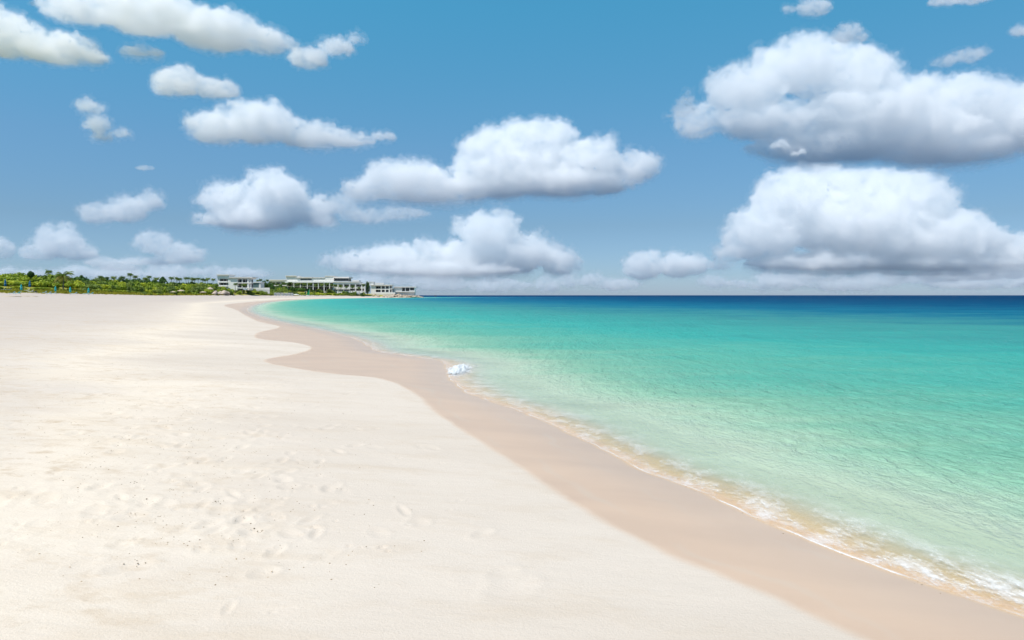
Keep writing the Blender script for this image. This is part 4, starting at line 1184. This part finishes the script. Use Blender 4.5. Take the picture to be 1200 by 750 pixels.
# heaps of dried seaweed on the upper beach at the far left
for (px, yb, w, lab) in [(8, 347.6, 3.2, "long tan heap of dried seaweed on the sand at the far left"), (27, 347.4, 2.0, "tan heap of dried seaweed in front of the turquoise parasol"), (37.5, 347.6, 1.4, "small heap of dried seaweed below the white loungers")]:
    p = spot(px, yb, 150, veg_Y(px) - 4)
    o = bpy.data.objects.new("seaweed_heap", rocks_tan[0].copy()); C.objects.link(o)
    o.data.materials.clear(); o.data.materials.append(M['thatch'])
    o.location = p; o.scale = (w, w*.6, .22)
    tag(o, lab, "seaweed")

# thatched and white parasols
def open_parasol(p, h, r, mat, label, group=None):
    t = empty("open_parasol", p); tag(t, label, "parasol", group)
    mb = MB(); mb.tube([(0, 0, -.4), (0, 0, h-.1)], .05, 8); mb.build("pole", M['bark'], t)
    c = MB(); c.lathe([(r, h*.70), (r*1.02, h*.68), (r*.97, h*.74), (r*.55, h*.88), (r*.12, h*1.0), (.02, h*1.01)], 16, wob=.03)
    c.build("canopy", M[mat], t)
for (px, yt, yb, lab) in [(202, 341.0, 345.4, "thatched beach parasol nearest the sand between dune shrubs"), (212, 339.4, 344.5, "thatched parasol standing higher among the shrubs, upper right of the nearest one"),
                          (238, 341.4, 345.8, "thatched parasol low among the shrubs left of the pinkish boulders"), (246.2, 336.4, 342, "thatched parasol high among the shrubs beside the white villa")]:
    Y = veg_Y(px) + (5 if yb > 345 else 8)
    g = on_ground(px, Y); h = EYE + (HZ - yt) * Y / F - g.z
    open_parasol(g, h, 2.0, 'thatch', lab, "thatched parasols among the dune shrubs")
Y = 597; g = on_ground(347, veg_Y(347) - 4)
open_parasol(g, EYE + (HZ - 344.6) * g.y / F - g.z, 2.6, 'white', "open white parasol on the hotel beach, left of the green sail")

# white cabanas in a row on the hotel beach
def cabana():
    t = empty("beach_cabana", (0, 0, 0))
    for x in (-.9, .84):
        for y in (-.9, .84):
            l = MB(); l.box(x, x+.06, y, y+.06, -.3, 2.1); l.build("post", M['white'], t)
    r = MB(); r.add([(-1, -1, 2.1), (1, -1, 2.1), (1, 1, 2.1), (-1, 1, 2.1), (-.9, -.9, 2.25), (.9, -.9, 2.25), (.9, .9, 2.25), (-.9, .9, 2.25)],
                    [(3, 2, 1, 0), (0, 1, 5, 4), (1, 2, 6, 5), (2, 3, 7, 6), (3, 0, 4, 7), (4, 5, 6, 7)]); r.build("roof", M['white'], t)
    c = MB(); c.box(-.82, .82, .80, .84, .1, 2.1); c.box(-.86, -.83, -.3, .78, .1, 2.1); c.build("curtain", M['white'], t)
    d = MB(); d.box(-.75, .75, -.75, .7, .25, .55); d.build("day_bed", M['white'], t)
    return t
cb = cabana()
for i, px in enumerate((322.8, 326.6, 330.6, 334.6, 338.4, 342.0)):
    o = cb if i == 0 else copy_tree(cb)
    o.location = on_ground(px, veg_Y(px) - 3)
    tag(o, ("leftmost" if i == 0 else "second from left" if i == 1 else "third from left" if i == 2 else "third from right" if i == 3 else "second from right" if i == 4 else "rightmost")
        + " of six small white cabanas on the hotel beach", "cabana", "white cabanas in a row on the hotel beach")
for i, px in enumerate((351.4, 353.4, 355.6, 364.6, 366.8, 369.0, 371.4, 375.6, 379.2)):
    left = px < 360
    lounger(on_ground(px, veg_Y(px) - 4), rnd.uniform(-.4, .4), 'white', "white sun lounger on the hotel beach " + ("between the white parasol and the green sail" if left else "right of the green sail"),
            "white loungers left of the green sail" if left else "white loungers right of the green sail")

# beached catamarans with green sails
def catamaran(px, Y, ytop, mat, label, sw=2.4):
    g = on_ground(px, Y)
    t = empty("beach_catamaran", g, 0.35); tag(t, label, "catamaran")
    H = EYE + (HZ - ytop) * Y / F - g.z
    for y in (-1.0, 1.0):
        h = MB(); h.tube([(-2.4, y, .35), (-2.0, y, .22), (0, y, .18), (1.8, y, .24), (2.6, y, .48)], [.06, .17, .2, .17, .03], 8); h.build("hull", M['hull'], t, True)
    d = MB(); d.box(-1.2, .8, -.95, .95, .40, .46); d.tube([(.85, -1, .42), (.85, 1, .42)], .05, 6); d.tube([(-1.25, -1, .42), (-1.25, 1, .42)], .05, 6); d.build("trampoline", M['dark'], t)
    m = MB(); m.tube([(.8, 0, .4), (.75, 0, H)], [.06, .04], 8); m.build("mast", M['metal'], t)
    s = MB(); n = 9; v = []
    for i in range(n):
        f = i/(n-1)
        z = .95 + (H-1.05)*f; w = sw * (1-f)**.75 + .12
        for y in (-.015, .015):
            v += [(.70, y, z), (.70-w*.5, y+.16*math.sin(math.pi*f)+.08, z), (.70-w, y, z)]
    fs = []
    for i in range(n-1):
        for j in range(2):
            a = i*6+j; fs.append((a, a+1, a+7, a+6)); a += 3; fs.append((a, a+6, a+7, a+1))
    for i in range(n-1): fs.append((i*6+2, i*6+5, i*6+11, i*6+8)); fs.append((i*6, i*6+6, i*6+9, i*6+3))
    s.add(v, fs); s.build("sail", M[mat], t)
    b = MB(); b.tube([(.7, 0, .88), (.7-sw, 0, .92)], .035, 6); b.build("boom", M['metal'], t)
catamaran(361.6, veg_Y(361) - 5, 338.6, 'sail', "beached catamaran with a tall bright green sail in front of the main hotel")
catamaran(357.6, veg_Y(357) + 2, 340.6, 'sail_dark', "beached catamaran with a furled dark green sail, left of the bright green one", 1.3)

# a small dark boat off the rocky point
t = empty("small_boat", at(510.3, 346.8, 1500) * 1.0, 0.5); t.location.z = 0.0
tag(t, "small dark boat with a bare mast on the sea beyond the rocky point", "boat")
h = MB(); h.tube([(-3.4, 0, .35), (-2.2, 0, .3), (0, 0, .25), (2.2, 0, .35), (3.6, 0, .8)], [.5, .95, 1.05, .8, .1], 10); h.build("hull", M['dark'], t, True)
h = MB(); h.box(-1.6, .6, -.6, .6, .9, 1.9); h.build("cabin", M['dark'], t)
h = MB(); h.tube([(.8, 0, .8), (.8, 0, 6.5)], [.07, .04], 6); h.build("mast", M['metal'], t)

# ------------------------------------------------------------------ small things on the sand
def litter():
    rd = random.Random(21); pts = []
    for _ in range(2200):                                   # crumbs of wrack and shell among the footprints
        Y = 4.4 * math.exp(rd.random() ** .9 * 2.9); px = rd.gauss(215, 125)
        if rd.random() < .5: px += 30*math.sin(Y*1.7)
        pts.append(((px-600)/F*Y, Y, rd.uniform(.002, .0075) * (1 + Y/40)))
    for _ in range(130):                                    # along the water's edge
        i = rd.randrange(len(SHORE)-1); a, b = SHORE[i], SHORE[i+1]; f = rd.random()
        q = a + (b-a)*f
        if 5 < q[1] < 26 and q[0] < 4.5: pts.append((q[0] - rd.gauss(.05, .06), q[1] + rd.gauss(0, .05), rd.uniform(.003, .010)))
    for _ in range(240):                                    # knots of bits
        Y = 5 * math.exp(rd.random() * 2.0); px = rd.gauss(230, 110)
        for _ in range(rd.randrange(3, 7)): pts.append(((px-600)/F*Y + rd.gauss(0, .05), Y + rd.gauss(0, .05), rd.uniform(.002, .007) * (1 + Y/40)))
    xs = np.array([p[0] for p in pts]); ys = np.array([p[1] for p in pts]); zs, ds, dw, dv = ground(xs, ys, True)
    mb = MB(); v, f = BALL[1]
    for (X, Y, s), z, w, d in zip(pts, zs, dw, ds):
        if -0.3 > w and d > 0.25: continue
        if d < -0.05: continue
        a = rd.uniform(0, 6.3); k = rd.uniform(.4, 1.0); ca, sa = math.cos(a), math.sin(a)
        mb.add([(X + (q[0]*ca - q[1]*k*sa)*s, Y + (q[0]*sa + q[1]*k*ca)*s, z + s*.1 + q[2]*s*.45) for q in v], [tuple(t) for t in f])
    return mb
o = litter().build("seaweed_crumbs", M['weed'])
tag(o, "crumbs of dried seaweed and shell scattered over the sand", "beach litter", kind="stuff")

# the tumbling foam where a wavelet breaks on the corner of the beach
def foam_patch():
    """a low torn mound of foam whose rim dips under the water"""
    n = 44; g = np.linspace(-1.25, 1.25, n); U, W = np.meshgrid(g, g)
    k = np.hypot(U, W) + .38*vnoise(U*2.1+5, W*2.1+3) + .22*vnoise(U*5+1, W*5+8)
    h = .12*np.clip(1 - k, -.4, 1)**1.0 * (1 + .35*vnoise(U*7, W*7+2)) + .018*vnoise(U*15+2, W*15)
    X = -1.545 + U*.33 + W*.10; Y = 20.1 + W*1.45
    idx = np.arange(n*n).reshape(n, n)
    q = np.stack([idx[:-1, :-1], idx[:-1, 1:], idx[1:, 1:], idx[1:, :-1]], -1).reshape(-1, 4)
    q = q[(h.ravel()[q] > -.015).any(1)]
    return mesh_np("foam_patch", np.stack([X.ravel(), Y.ravel(), h.ravel()], 1), q)
o = link("foam_patch", foam_patch(), M['foam'], None, True)
tag(o, "patch of white foam where a wavelet breaks at the bend of the shore", "foam", kind="stuff")
